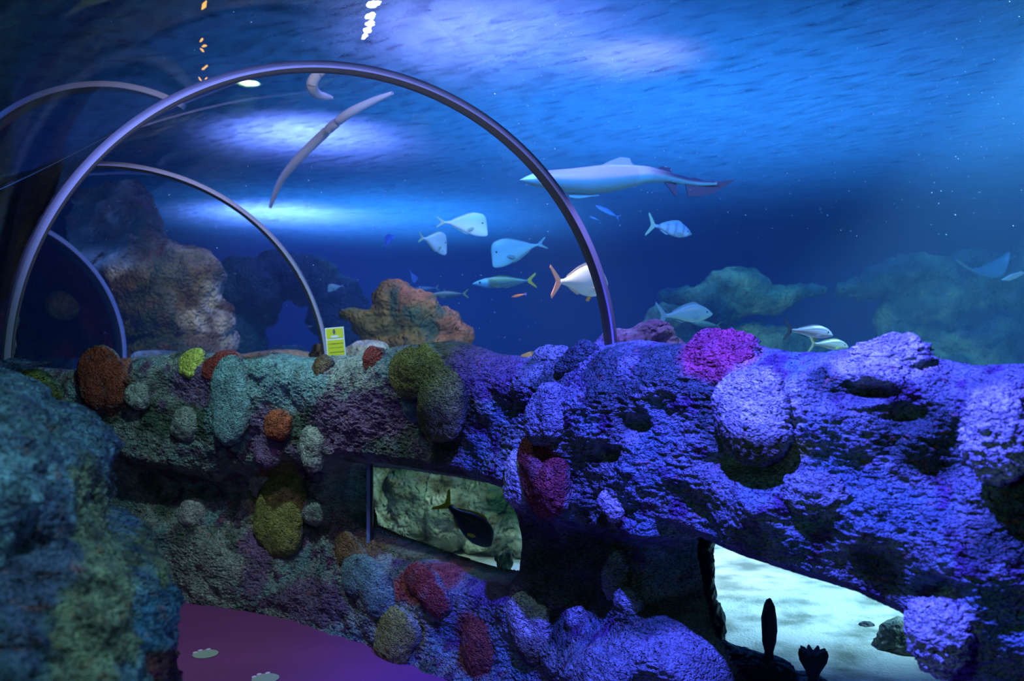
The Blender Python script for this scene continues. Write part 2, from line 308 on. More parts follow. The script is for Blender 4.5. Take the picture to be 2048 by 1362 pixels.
def far_wall():
    P, Nn, front, Fc, N = rock_surface(FF, FB, 1250, 400, 30, topz_far, 0.11, macro_far, None)
    R, Cn, _ = P.shape; pu, pv = px_of(P); Q = P.reshape(-1, 3); fr = front.ravel()
    d = wrinkle(Q)*np.where(fr > 0, 1, .5)
    u = pu.ravel(); v = pv.ravel()
    for (x, y, rx, ry, h) in BUMPS+[(q[0], q[1], q[2]*1.25, q[3]*1.25, .22*min(q[2], q[3], 40)*3/F) for q in STONES]:
        q = ((u-x)/rx)**2+((v-y)/ry)**2
        d = d+h*np.exp(-q*1.3)*fr
    s1 = poly_sd(u, v, WIN1); s2 = poly_sd(u, v, WIN2); s1[fr < 1] = 999; s2[fr < 1] = 999
    for s in (s1, s2):
        d = d*(1-0.75*ss(30, 0, s))
        d = d-0.03*ss(26, 2, s)-0.10*ss(3, -12, s)
    C = paint_far(Q, u, v)
    # pull foot and top edge noise down at the floor
    P2 = (Q+Nn.reshape(-1, 3)*d[:, None])
    keep = ((s1 > -15) & (s2 > -15)).reshape(R, Cn)
    f = grid_faces(R, Cn, keep); V, f, C = compact(P2, f, C)
    me = mesh_np('rock_wall', V, f); set_paint(me, C)
    o = link('wall_right', me, M_ROCK); tag(o, kind='structure')
    o['label'] = 'long low sculpted rock wall with two window openings under the clear tunnel'
    return o, P2, Nn.reshape(-1, 3), u, v, fr
def mixc(C, c, w): return C*(1-w[:, None])+np.asarray(c)[None, :]*w[:, None]
PATCH = [  # painted areas of the far wall: x, y, rx, ry, colour
 (470, 800, 60, 110, TEAL), (400, 770, 60, 45, PURP), (545, 880, 40, 70, PURP), (600, 760, 80, 60, TEAL), (690, 850, 60, 60, PURP), (760, 830, 60, 50, PURP),
 (720, 740, 60, 40, GREY), (890, 770, 90, 110, OLIVE*.6), (990, 740, 70, 60, PURP), (1450, 720, 80, 50, PINK), (1540, 830, 90, 90, PALE), (1560, 890, 80, 30, OLIVE),
 (1780, 730, 110, 50, PALE), (2010, 860, 80, 90, PALE), (1900, 1260, 80, 80, PALE), (1110, 950, 45, 85, RED), (860, 1165, 60, 40, RED), (720, 1100, 45, 40, BROWN),
 (560, 1080, 50, 40, PURP), (520, 1120, 30, 80, PURP), (430, 1130, 80, 70, GREY), (640, 1200, 80, 50, PURP*.8), (300, 1180, 60, 30, PURP), (215, 760, 60, 70, BRICK),
 (1000, 1180, 60, 30, PURP), (950, 1290, 40, 70, RED*.8), (820, 1260, 50, 60, OLIVE), (1180, 1140, 110, 90, DGRN), (1050, 1100, 60, 60, DGRN), (1290, 1330, 120, 70, GREY), (560, 1000, 60, 90, OLIVE)]
def paint_far(Q, u, v):
    n = fbm(Q, 7, 3, 31); n2 = fbm(Q, 18, 3, 37); n3 = fbm(Q, 60, 2, 41)
    C = np.tile(GREY*.8, (len(Q), 1)); C = mixc(C, TEAL*.75, ss(-.1, .5, n)); C = mixc(C, PURP*.6, ss(.1, .45, n2)); C = mixc(C, DGRN, ss(.0, .4, -n))
    for (x, y, rx, ry, c) in PATCH:
        q = np.sqrt(((u-x)/rx)**2+((v-y)/ry)**2)+0.25*n2
        C = mixc(C, c, ss(1.15, .75, q)*.9)
    C = mixc(C, ORNG, ss(.45, .6, n3)*.35)
    return np.clip(C, 0.01, 1)
WALL, WP, WN, WU, WV, WF = far_wall()

def stone(parent, x, y, rx, ry, rot, col, bulge=.55, lab=None, tex=1.0, src=None, col2=None, mm=None):
    P_, N_, U_, V_, F_ = src or (WP, WN, WU, WV, WF)
    q = (U_-x)**2+(V_-y)**2+(F_ < 1)*1e6; k = int(np.argmin(q)); p = Vector(P_[k]); n = Vector(N_[k])
    n = (n+Vector((0, 0, .05))).normalized(); t = n.cross(Vector((0, 0, 1)));
    if t.length < .2: t = Vector((1, -1, 0))
    t.normalize()
    if (t.x < 0): t = -t
    b = t.cross(n); b = b if b.z > 0 else -b
    def pxl(w): return Vector((w.x/w.y*F, (EYE-w.z)/w.y*F))
    kt = (pxl(p+t*.01)-pxl(p)).length/.01; kb = (pxl(p+b*.01)-pxl(p)).length/.01
    a = rx/kt; c = ry/max(kb, F/p.y*.6); a = min(a, rx/(F/p.y)*1.5); d = .62*bulge*min(a, c)+.012
    bm = bmesh.new(); bmesh.ops.create_icosphere(bm, subdivisions=5 if max(rx, ry) > 45 else 4, radius=1)
    me = bpy.data.meshes.new('stone'); bm.to_mesh(me); bm.free()
    V = np.empty(len(me.vertices)*3); me.vertices.foreach_get('co', V); V = V.reshape(-1, 3)
    V = np.sign(V)*np.abs(V)**0.9
    cr, sr = math.cos(math.radians(rot)), math.sin(math.radians(rot))
    X = V[:, 0]*a; Z = V[:, 2]*c; D = V[:, 1]*d
    X, Z = X*cr-Z*sr, X*sr+Z*cr
    Wd = np.array(p)[None]+X[:, None]*np.array(t)+Z[:, None]*np.array(b)+D[:, None]*np.array(n)-np.array(n)*d*.15
    nn = Wd-np.array(p)[None]; nn /= np.linalg.norm(nn, axis=1)[:, None]+1e-9
    sc = min(a, c)
    A = Wd*np.array([1, 1, 2.0])
    dd = fbm(Wd*(.05/sc), 14, 2, 3+int(x))*.38*sc+(1-np.abs(fbm(A, 45, 2, 9))*2)*.006*tex+fbm(A, 100, 2, 12)*.005*tex
    Wd = Wd+nn*dd[:, None]
    me.vertices.foreach_set('co', Wd.ravel()); me.update(); smooth(me)
    C = np.tile(col, (len(Wd), 1))*(1+.25*fbm(Wd, 25, 2, 8)[:, None])
    if col2 is not None: C = mixc(C, col2, ss(.0, .9, -(Z/c)+.3*fbm(Wd, 20, 2, 2)))
    base = paint_far(Wd, np.full(len(Wd), float(x)), np.full(len(Wd), float(y)+400000))
    rim = np.clip((V[:, 1]*.9+.1)+.35*fbm(Wd, 30, 3, 6), 0, 1); C = C*(1-.75*(1-ss(.05, .45, rim))[:, None])+base*.75*(1-ss(.05, .45, rim))[:, None]
    C = C*(1-.25*ss(.1, .5, fbm(Wd, 18, 3, 7)))[:, None]+base*.25*ss(.1, .5, fbm(Wd, 18, 3, 7))[:, None]
    set_paint(me, np.clip(C, 0.005, 1))
    o = link('stone', me, mm or M_ROCK, parent)
    if lab: o['label'] = lab
    return o
for (x, y, rx, ry, rot, c, bu, lb) in STONES:
    stone(WALL, x, y, rx, ry, rot, c, bu, lb, tex=1.5 if x > 1400 else 1.0, col2=(OLIVE*.5 if x in (1530, 1075) else None))

# near rock wall on the left
def macro_near(pu, pv, P):
    z = P[..., 2]; m = 0.04*np.exp(-((z-1.0)/.07)**2)*ss(60, 180, pu)-0.015*np.exp(-((z-.92)/.04)**2)
    m = m+0.155*ss(1.0, .68, z)+.05*ss(.6, .2, z); return m
NF = [(-.56, .4), (-.62, .85), (-.69, 1.25), (-.79, 1.62), (-.95, 1.92), (-1.28, 2.18), (-1.75, 2.5), (-2.4, 3.1), (-3.2, 3.9)]
NB = [(-1.6, .5), (-1.65, .95), (-1.7, 1.4), (-1.8, 1.8), (-1.95, 2.2), (-2.05, 2.7), (-2.3, 3.2), (-2.8, 3.8), (-3.6, 4.5)]
def near_wall():
    tz = lambda x, Y: np.interp(Y, [0, 1.6, 2.2, 4], [1.155, 1.155, 1.165, 1.18])
    P, Nn, front, Fc, N = rock_surface(NF, NB, 700, 340, 60, tz, 0.17, macro_near, None)
    R, Cn, _ = P.shape; pu, pv = px_of(P); Q = P.reshape(-1, 3); fr = front.ravel(); u = pu.ravel(); v = pv.ravel()
    d = wrinkle(Q*1.3, .9)*1.1+.010*fbm(Q, 45, 2, 91)
    vis = (fr > 0)
    for (x, y, rx, ry, h) in [(150, 1130, 110, 220, .05), (40, 1000, 70, 120, .03), (235, 865, 35, 30, .03), (110, 800, 30, 25, -.04), (60, 860, 90, 60, .01), (215, 1040, 25, 120, -.05), (260, 1100, 30, 90, .03), (290, 1250, 40, 120, .04)]:
        d = d+h*np.exp(-1.3*(((u-x)/rx)**2+((v-y)/ry)**2))*vis
    C = np.tile(srgb(110, 150, 165), (len(Q), 1)); n = fbm(Q, 8, 3, 51); n2 = fbm(Q, 30, 2, 53)
    C = mixc(C, srgb(80, 110, 120), ss(-.1, .4, n)); C = mixc(C, srgb(70, 80, 120), ss(.2, .5, n2)*.6)
    for (x, y, rx, ry, c) in [(150, 1150, 95, 250, srgb(130, 140, 105)), (280, 1180, 25, 160, srgb(60, 110, 140)), (265, 1080, 25, 100, srgb(120, 130, 80)), (30, 1150, 40, 200, srgb(75, 90, 120)), (320, 1330, 60, 40, RED*.5)]:
        q = np.sqrt(((u-x)/rx)**2+((v-y)/ry)**2)+.25*n2; C = mixc(C, c, ss(1.1, .8, q)*vis*.9)
    C = mixc(C, ORNG*.8, ss(.45, .6, fbm(Q, 70, 2, 57))*.4)
    P2 = Q+Nn.reshape(-1, 3)*d[:, None]; f = grid_faces(R, Cn)
    me = mesh_np('rock_wall', P2, f); set_paint(me, np.clip(C, .01, 1)); o = link('wall_left', me, M_NEAR); tag(o, kind='structure')
    o['label'] = 'blue green sculpted rock wall close on the left'
    return o
NEAR = near_wall()
def blob_mesh(blobs, res, amp=(.12, .05), seed=0, sc=(2.0, 7.0)):
    bm = bmesh.new()
    for (c, r) in blobs:
        q = bmesh.ops.create_icosphere(bm, subdivisions=3, radius=1.0)
        bmesh.ops.scale(bm, verts=q['verts'], vec=r); bmesh.ops.translate(bm, verts=q['verts'], vec=c)
    me = bpy.data.meshes.new('tmp'); bm.to_mesh(me); bm.free()
    o = bpy.data.objects.new('tmp', me); COL.objects.link(o)
    md = o.modifiers.new('r', 'REMESH'); md.mode = 'VOXEL'; md.voxel_size = res
    sm = o.modifiers.new('s', 'SMOOTH'); sm.factor = .5; sm.iterations = 4
    dg = bpy.context.evaluated_depsgraph_get(); m2 = bpy.data.meshes.new_from_object(o.evaluated_get(dg), depsgraph=dg)
    bpy.data.objects.remove(o); bpy.data.meshes.remove(me)
    n = len(m2.vertices); V = np.empty(n*3); m2.vertices.foreach_get('co', V); V = V.reshape(-1, 3)
    Nr = np.empty(n*3); m2.vertex_normals.foreach_get('vector', Nr); Nr = Nr.reshape(-1, 3)
    V = V+Nr*(amp[0]*1.15*fbm(V, sc[0], 3, seed)+amp[1]*(1-2*np.abs(fbm(V, sc[1], 3, seed+5))))[:, None]
    m2.vertices.foreach_set('co', V.ravel()); m2.update(); smooth(m2); m2.materials.clear(); return m2, V
def pxblob(x, y, rx, ry, Y, depth=None):
    c = at(x, y, Y); k = Y/F; return (c, (rx*k, depth if depth else (rx+ry)/2*k*.9, ry*k))
def reef(name, pb, Y, res, cols, label, cat='rock', amp=(.12, .05), seed=0, depth=None, m=None, sc=(2.0, 7.0), group=None):
    blobs = [pxblob(*(b[:4]), b[4] if len(b) > 4 else Y, depth) for b in pb]
    me, V = blob_mesh(blobs, res, amp, seed, sc)
    n = fbm(V, 3/(Y/6), 3, seed+9); n2 = fbm(V, 9/(Y/6), 3, seed+19)
    C = np.tile(cols[0], (len(V), 1))
    for i, c in enumerate(cols[1:]): C = mixc(C, c, ss(.05, .35, [n, -n, n2, -n2][i % 4]))
    set_paint(me, np.clip(C, .005, 1)); o = link(name, me, m or M_REEF); tag(o, label, cat, group); return o
# knob on the left wall
tag(stone(None, 0, 0, 1, 1, 0, GREY), 'x', 'x') if False else None
lime_me, lime_V = blob_mesh([(Vector((-1.38, 2.55, 1.10)), (.07, .05, .045)), (Vector((-1.32, 2.52, 1.08)), (.05, .05, .04))], .02, (.01, .006), 3, (8, 30))
set_paint(lime_me, LIME*.7); lo = link('stone', lime_me, M_NEAR, NEAR); lo['label'] = 'lime green stone at the crest'

# ------------------------------------------------------------------ floor
fpts = [(x+.06, y+.06, 0) for x, y in FF]; fV = [(x, -1.5, 0) for x, y, z in fpts]+fpts; nf_ = len(fpts)
fm = mesh_np('floor', fV, [(i, i+1, nf_+i+1, nf_+i) for i in range(nf_-1)])
fl = link('floor', fm, M_FLOOR); tag(fl, kind='structure')
def sticker(x, y, label):
    Y = EYE*F/(y-700); p = at(x, y, Y); r = .049
    root = empty('floor_sticker', (p.x, p.y, 0.002)); tag(root, label, 'sticker', 'round stickers on the purple floor')
    def disc(name, cx, cy, rx, ry, z, m):
        bm = bmesh.new(); bmesh.ops.create_cone(bm, cap_ends=True, segments=40, radius1=1, radius2=1, depth=.002)
        bmesh.ops.scale(bm, verts=bm.verts, vec=(rx, ry, 1)); bmesh.ops.translate(bm, verts=bm.verts, vec=(cx, cy, z))
        me = bpy.data.meshes.new(name); bm.to_mesh(me); bm.free(); return link(name, me, m, root)
    disc('pad', 0, 0, r, r*1.02, 0, plain('sticker_grey', srgb(150, 170, 150), .5))
    for (cx, cy) in ((-.045, .012), (-.034, .037), (-.006, .05)): disc('toe', cx, cy, .0085, .011, .0012, plain('sticker_pink', srgb(215, 200, 220), .5))
sticker(411, 1309, 'pale round sticker in the middle of the purple floor')
sticker(531, 1358, 'pale round sticker on the purple floor nearest the bottom edge')

# ------------------------------------------------------------------ tunnel rings and acrylic
def band(R0, R1, hs0, dep, a0=0, a1=180, n=120, hscale=1.0):
    """open arch band in XZ, depth along +Y; R0 inner, R1 outer half width"""
    V = []; Fc = []
    for i in range(n+1):
        a = math.radians(a0+(a1-a0)*i/n)
        for (r, y) in ((R0, 0), (R1, 0), (R1, dep), (R0, dep)):
            V.append((r*math.cos(a), y, (r+hs0)*math.sin(a)))
    return V, n
def ring(name, center, hw, hh, yaw, label, th=.034, dep=.06, a0=-6, a1=186, low=0.0, group='arched joint rings of the tunnel'):
    root = empty(name, center, (0, 0, math.radians(yaw))); tag(root, label, 'ring', group)
    n = 140; V = []; 
    for i in range(n+1):
        a = math.radians(a0+(a1-a0)*i/n)
        for (r, h, y) in ((hw-th, hh-th, 0), (hw, hh, 0), (hw, hh, dep), (hw-th, hh-th, dep), (hw-th-.004, hh-th-.004, .004), (hw-th-.004, hh-th-.004, dep-.004)):
            V.append((r*math.cos(a), y, h*math.sin(a)))
    f1 = []; f2 = []
    for i in range(n):
        b = i*6; c = b+6
        f1 += [(b, b+1, c+1, c), (b+1, b+2, c+2, c+1), (b+2, b+3, c+3, c+2)]
        f2 += [(b, c, c+4, b+4), (b+4, c+4, c+5, b+5), (b+5, c+5, c+3, b+3)]
    f1 += [(0, 3, 2, 1), tuple(n*6+k for k in (0, 1, 2, 3))]
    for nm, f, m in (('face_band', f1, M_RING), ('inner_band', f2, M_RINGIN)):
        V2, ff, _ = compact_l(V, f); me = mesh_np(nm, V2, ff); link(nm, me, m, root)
    return root
def compact_l(V, f):
    u = sorted({k for q in f for k in q}); mp = {k: i for i, k in enumerate(u)}
    return [V[k] for k in u], [tuple(mp[k] for k in q) for q in f], None
R1c = (-.570, 3.194, 1.127); R2c = (-2.034, 4.571, 1.069); R3c = (-3.901, 6.491, 1.150)
ring('tunnel_ring', R1c, 1.107, 1.107, 24.3, 'largest pale metal arch ring spanning the tunnel nearest the camera', .025, .062)
ring('tunnel_ring', R2c, 1.100, 1.100, 25.0, 'middle slim arch ring rising beside the yellow label', .022, .062)
ring('tunnel_ring', R3c, 1.098, 1.098, 49.0, 'small lavender arch ring framing the dark tunnel end', .034, .13)
ring('curved_rib', (-2.56, 5.5, 1.80), 1.07, 1.07, 0, 'dim violet curved rib arching in the water at upper left', .035, .10, 62, 190, group='x')  # solid arc standing in for the middle ring seen refracted
bpy.data.objects['curved_rib']['group'] = ''; del bpy.data.objects['curved_rib']['group']; bpy.data.objects['curved_rib']['category'] = 'rib'
def loft(name, secs, n=48):
    V = []; 
    for (c, hw, hh, yaw) in secs:
        ca, sa = math.cos(math.radians(yaw)), math.sin(math.radians(yaw))
        for i in range(n+1):
            a = math.pi*i/n; x = hw*math.cos(a); V.append((c[0]+x*ca, c[1]+x*sa, c[2]+hh*math.sin(a)))
    me = mesh_np(name, np.array(V), grid_faces(len(secs), n+1)); return me
def lerp_secs(s0, s1, k=8):
    out = []
    for i in range(k+1):
        t = i/k; out.append((tuple(s0[0][j]*(1-t)+s1[0][j]*t for j in range(3)), s0[1]*(1-t)+s1[1]*t, s0[2]*(1-t)+s1[2]*t, s0[3]*(1-t)+s1[3]*t))
    return out
S1 = ((-.585, 3.225, 1.127), 1.09, 1.09, 24.3); S2 = ((-2.05, 4.60, 1.069), 1.085, 1.085, 25); S3 = ((-3.93, 6.52, 1.15), 1.08, 1.08, 49)
SA = [((.15, -.6, 1.127), 1.75, 1.09, 5), ((.12, .5, 1.127), 1.65, 1.09, 16), ((.02, 1.45, 1.127), 1.48, 1.09, 26), ((-.28, 2.35, 1.127), 1.27, 1.09, 27), S1]
secA = [SA[0]]
for a, b in zip(SA, SA[1:]): secA += lerp_secs(a, b, 5)[1:]
for i, (sec, lb) in enumerate(((secA, 'clear acrylic tunnel panel overhead'), (lerp_secs(S1, S2), 'clear acrylic panel between the big and the middle ring'), (lerp_secs(S2, S3), 'clear acrylic panel between the middle ring and the tunnel end'))):
    o = link('window_%d' % (i+1), loft('acrylic_panel', sec), M_GLASS); tag(o, kind='structure'); o['label'] = lb
# rock lined tunnel end behind the third ring
def cave():
    secs = lerp_secs(((-4.01, 6.60, 1.13), 1.12, 1.12, 49), ((-6.9, 8.4, 1.13), 1.1, 1.1, 60), 40); n = 90; V = []
    for (c, hw, hh, yaw) in secs:
        ca, sa = math.cos(math.radians(yaw)), math.sin(math.radians(yaw))
        for i in range(n+1):
            a = math.pi*i/n; x = math.cos(a); V.append((c[0]+hw*x*ca, c[1]+hw*x*sa, c[2]+hh*math.sin(a)))
    V = np.array(V); d = fbm(V, 3, 3, 77)*.12; cx = np.repeat(np.array([s[0] for s in secs]), n+1, 0); nr = V-cx; nr /= np.linalg.norm(nr, axis=1)[:, None]
    V = V+nr*(d+.08)[:, None]*ss(0, .25, np.repeat(np.linspace(0, 1, 41), n+1))[:, None]
    C = np.tile(srgb(60, 62, 50), (len(V), 1)); nn = fbm(V, 2, 2, 5); C = mixc(C, srgb(110, 40, 25), ss(0, .4, nn)); C = mixc(C, srgb(40, 60, 50), ss(0, .4, -nn))
    me = mesh_np('cave', V, grid_faces(41, n+1)); set_paint(me, C); o = link('wall_end', me, M_REEF); tag(o, kind='structure'); o['label'] = 'dark rock lining at the tunnel end'
    c = at(128, 610, 7.75); st, _ = blob_mesh([(c, (.16, .12, .13))], .03, (.02, .01), 4, (5, 15)); set_paint(st, OLIVE*.6); s = link('stone', st, M_REEF, o); s['label'] = 'dim yellow green stone'
cave()

# ------------------------------------------------------------------ yellow label
def label_sign():
    c = at(671, 684, 4.35); root = empty('label_sign', c, (0, math.radians(-5), 0)); tag(root, 'small yellow and white label standing at the foot of the middle ring', 'sign')
    def box(name, x0, x1, z0, z1, y, t, m, par=root, tilt=0):
        bm = bmesh.new(); bmesh.ops.create_cube(bm, size=1); bmesh.ops.scale(bm, verts=bm.verts, vec=(x1-x0, t, z1-z0)); bmesh.ops.translate(bm, verts=bm.verts, vec=((x0+x1)/2, y, (z0+z1)/2))
        me = bpy.data.meshes.new(name); bm.to_mesh(me); bm.free(); return link(name, me, m, par)
    wh = plain('label_white', (.85, .88, .9), .5); ye = plain('label_yellow', srgb(222, 222, 10), .5); dk = plain('label_ink', srgb(70, 75, 10), .6); vi = plain('label_icon', srgb(110, 100, 120), .6)
    box('backing', -.046, .046, -.072, .072, 0, .004, wh)
    box('upper_panel', -.041, .041, .018, .067, -.003, .003, ye); box('lower_panel', -.041, .041, -.066, .010, -.003, .003, ye)
    def disc(name, cx, cz, rx, rz, y, m):
        bm = bmesh.new(); bmesh.ops.create_cone(bm, cap_ends=True, segments=32, radius1=1, radius2=1, depth=.002); bmesh.ops.rotate(bm, verts=bm.verts, matrix=Matrix.Rotation(math.pi/2, 3, 'X'))
        bmesh.ops.scale(bm, verts=bm.verts, vec=(rx, 1, rz)); bmesh.ops.translate(bm, verts=bm.verts, vec=(cx, y, cz)); me = bpy.data.meshes.new(name); bm.to_mesh(me); bm.free(); return link(name, me, m, root)
    disc('emblem', -.002, .050, .0065, .013, -.0055, vi)
    disc('emblem_panel', 0, .027, .022, .0055, -.0055, wh)
    rnd = random.Random(3)
    for z, x0, x1, h in ((-.008, -.034, .036, .0028), (-.028, -.03, .034, .0018), (-.050, -.03, .034, .0036)):
        bm = bmesh.new(); x = x0
        while x < x1:
            w = rnd.uniform(.002, .006); q = bmesh.ops.create_cube(bm, size=1)
            hh = h*(1.6 if (z == -.008 and -.022 < x < -.002) else 1)
            bmesh.ops.scale(bm, verts=q['verts'], vec=(w, .002, hh)); bmesh.ops.translate(bm, verts=q['verts'], vec=(x+w/2, -.0052, z)); x += w+rnd.uniform(.001, .003)
        me = bpy.data.meshes.new('text_line'); bm.to_mesh(me); bm.free(); link('text_line', me, dk, root)
label_sign()

# ------------------------------------------------------------------ water surface, tank shell, sand
def water_body():
    m = bpy.data.materials.new('water_volume'); m.use_nodes = True; n = m.node_tree.nodes; l = m.node_tree.links; n.clear()
    o = n.new('ShaderNodeOutputMaterial'); vs = n.new('ShaderNodeVolumeScatter'); vs.inputs['Color'].default_value = (0.22, 0.52, 1, 1); vs.inputs['Density'].default_value = 0.045
    va = n.new('ShaderNodeVolumeAbsorption'); va.inputs['Color'].default_value = (0.1, 0.55, 0.9, 1); va.inputs['Density'].default_value = 0.035
    ad = n.new('ShaderNodeAddShader'); l.new(vs.outputs[0], ad.inputs[0]); l.new(va.outputs[0], ad.inputs[1]); l.new(ad.outputs[0], o.inputs['Volume'])
    fp = [((a[0]+b[0])/2, (a[1]+b[1])/2) for a, b in zip(FF, FB)][1:]; fp = [(-11.8, 8.6), (-5.2, 8.4), (-4.2, 7.4)]+fp+[(11.8, .6), (11.8, 21.8), (-11.8, 21.8)]; k = len(fp)
    V = [(x, y, -.02) for x, y in fp]+[(x, y, 3.24) for x, y in fp]
    f = [tuple(range(k))[::-1], tuple(range(k, 2*k))]+[(i, (i+1) % k, (i+1) % k+k, i+k) for i in range(k)]
    me = bpy.data.meshes.new('water'); me.from_pydata(V, [], f); me.update(); bm = bmesh.new(); bm.from_mesh(me); bmesh.ops.recalc_face_normals(bm, faces=bm.faces); bm.to_mesh(me); bm.free()
    tag(link('tank_water', me, m), 'slightly hazy blue tank water filling everything outside the tunnel', 'water', kind='stuff')
water_body()
def plane(name, pts, m, label=None, kind='structure'):
    me = mesh_np(name, np.array(pts, float), np.array([[0, 1, 2, 3]])); o = link(name, me, m); tag(o, kind=kind)
    if label: o['label'] = label
    return o
def water_surface():
    nx, ny = 260, 300; X, Y = np.meshgrid(np.linspace(-13, 13, nx), np.linspace(-2, 24, ny)); Q = np.stack([X.ravel(), Y.ravel(), 0*X.ravel()], 1)
    Q[:, 2] = 3.3+.025*fbm(Q*np.array([1, 1.3, 1]), 1.3, 2, 61); me = mesh_np('water_surface', Q, grid_faces(ny, nx)); o = link('water_surface', me, M_WATER)
    tag(o, 'rippled blue underside of the water surface above the tunnel', 'water', kind='stuff')
water_surface()
plane('wall_back', [(-14, 22, -.5), (14, 22, -.5), (14, 22, 7), (-14, 22, 7)], M_BACK)
plane('wall_tank_left', [(-12, -2, -.5), (-12, 22, -.5), (-12, 22, 7), (-12, -2, 7)], M_BACK)
plane('wall_tank_right', [(12, -2, -.5), (12, 22, -.5), (12, 22, 7), (12, -2, 7)], M_BACK)
def sand():
    nx, ny = 360, 360; X, Y = np.meshgrid(np.linspace(-8, 10, nx), np.linspace(1.3, 20, ny))
    ok = Y > np.interp(X, [q[0] for q in FF], [q[1]+.1 for q in FF])
    Q = np.stack([X.ravel(), Y.ravel(), 0*X.ravel()], 1); Q[:, 2] = .02*fbm(Q, .8, 2, 71)+.02*fbm(Q*np.array([1, 2, 1]), 2.5, 2, 72)
    V, f, _ = compact(Q, grid_faces(ny, nx, ok)); o = link('sand_bed', mesh_np('sand', V, f), M_SAND); tag(o, 'pale sand bed of the tank seen through the low windows', 'sand', kind='stuff')
sand()

# ------------------------------------------------------------------ reef
BR = [srgb(105, 100, 75), srgb(185, 180, 155), srgb(55, 70, 45), srgb(95, 75, 45)]
reef('reef_rock', [(240, 465, 90, 82), (190, 430, 70, 45), (290, 560, 80, 100), (350, 560, 78, 68), (340, 640, 90, 80), (400, 645, 48, 50), (385, 600, 50, 40), (420, 700, 50, 40), (350, 780, 120, 130), (340, 930, 120, 130)], 8.9, .055, BR, 'tall craggy brown and green rock pile behind the tunnel on the left', amp=(.16, .09), seed=11)
reef('reef_rock', [(500, 585, 65, 55), (450, 620, 45, 60), (560, 545, 50, 32), (610, 560, 55, 45), (680, 600, 50, 40), (470, 690, 60, 70), (700, 680, 50, 70), (690, 740, 70, 60), (580, 790, 140, 75), (580, 880, 140, 90), (660, 640, 30, 30), (525, 620, 25, 40)], 10.0, .06, [srgb(30, 60, 60), srgb(20, 45, 50), srgb(40, 80, 60)], 'dark green rock arch with a round blue hole', amp=(.12, .07), seed=21)
reef('reef_rock', [(795, 606, 42, 34), (835, 625, 50, 36), (880, 645, 45, 36), (915, 672, 34, 32), (755, 652, 55, 32), (705, 632, 28, 11), (775, 690, 50, 40), (850, 700, 90, 45), (800, 800, 110, 90), (880, 780, 80, 80)], 6.0, .03, [srgb(140, 110, 55), srgb(170, 105, 65), srgb(95, 90, 45), srgb(70, 85, 60)], 'orange brown rock with a pointed ledge above the wall centre', amp=(.07, .035), seed=31, sc=(3, 10))
reef('reef_rock', [(735, 705, 48, 22), (690, 712, 30, 12), (735, 740, 60, 30)], 5.4, .025, [srgb(190, 180, 140), srgb(220, 215, 190), srgb(140, 130, 90)], 'low pale rock just right of the yellow label', amp=(.03, .015), seed=33, sc=(5, 16))
reef('reef_rock', [(560, 712, 70, 12), (500, 716, 60, 8), (600, 730, 90, 20)], 6.2, .03, [srgb(200, 170, 110), srgb(220, 195, 140)], 'low sandy beige ridge left of the yellow label', amp=(.02, .01), seed=35)
reef('reef_rock', [(330, 712, 70, 9), (420, 716, 70, 8), (380, 740, 90, 24)], 6.9, .03, [srgb(200, 190, 160), srgb(150, 150, 120)], 'flat pale ledge at the foot of the tall rock pile', amp=(.02, .01), seed=36)
reef('soft_coral', [(634, 698, 9, 9), (644, 706, 10, 9), (628, 710, 9, 8), (640, 716, 14, 10)], 5.3, .008, [srgb(215, 140, 60), srgb(235, 170, 90)], 'small orange lumpy coral left of the yellow label', 'coral', (.008, .012), 37, sc=(20, 50))
reef('reef_rock', [(1255, 690, 60, 32), (1225, 705, 50, 22), (1305, 668, 40, 26), (1340, 700, 30, 26), (1280, 740, 90, 50)], 3.75, .014, [srgb(180, 150, 190), srgb(220, 200, 225), srgb(110, 90, 130)], 'violet grained rock right of the big ring foot', amp=(.02, .012), seed=41, sc=(6, 30))
reef('reef_rock', [(1092, 708, 28, 9), (1075, 716, 40, 12), (1125, 716, 40, 10)], 4.4, .015, [srgb(150, 135, 110), srgb(190, 175, 150)], 'tiny brown rock tip peeking over the wall left of the big ring foot', amp=(.01, .01), seed=43, sc=(8, 30))
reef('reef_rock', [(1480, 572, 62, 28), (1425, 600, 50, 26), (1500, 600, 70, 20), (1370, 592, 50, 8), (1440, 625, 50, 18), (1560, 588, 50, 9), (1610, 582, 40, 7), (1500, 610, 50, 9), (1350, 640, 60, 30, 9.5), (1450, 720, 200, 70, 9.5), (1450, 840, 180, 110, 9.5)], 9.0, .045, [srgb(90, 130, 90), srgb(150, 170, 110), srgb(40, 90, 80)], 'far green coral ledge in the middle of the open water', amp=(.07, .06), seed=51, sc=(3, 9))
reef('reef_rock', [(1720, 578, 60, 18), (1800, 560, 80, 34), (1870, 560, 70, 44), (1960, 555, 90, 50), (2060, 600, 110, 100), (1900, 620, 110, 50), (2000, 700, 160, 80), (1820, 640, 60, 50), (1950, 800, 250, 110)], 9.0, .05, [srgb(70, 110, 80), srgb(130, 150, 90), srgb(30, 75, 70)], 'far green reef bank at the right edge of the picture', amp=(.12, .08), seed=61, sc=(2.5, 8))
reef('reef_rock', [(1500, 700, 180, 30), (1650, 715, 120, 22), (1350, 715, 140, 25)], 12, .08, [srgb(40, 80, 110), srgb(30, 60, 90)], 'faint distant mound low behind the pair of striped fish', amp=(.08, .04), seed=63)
reef('reef_rock', [(40, 420, 90, 60), (20, 520, 90, 90), (100, 600, 60, 120), (0, 700, 120, 120)], 8.6, .07, [srgb(25, 60, 45), srgb(20, 45, 50)], 'dark green rock bank outside the left edge of the big ring', amp=(.15, .08), seed=71)
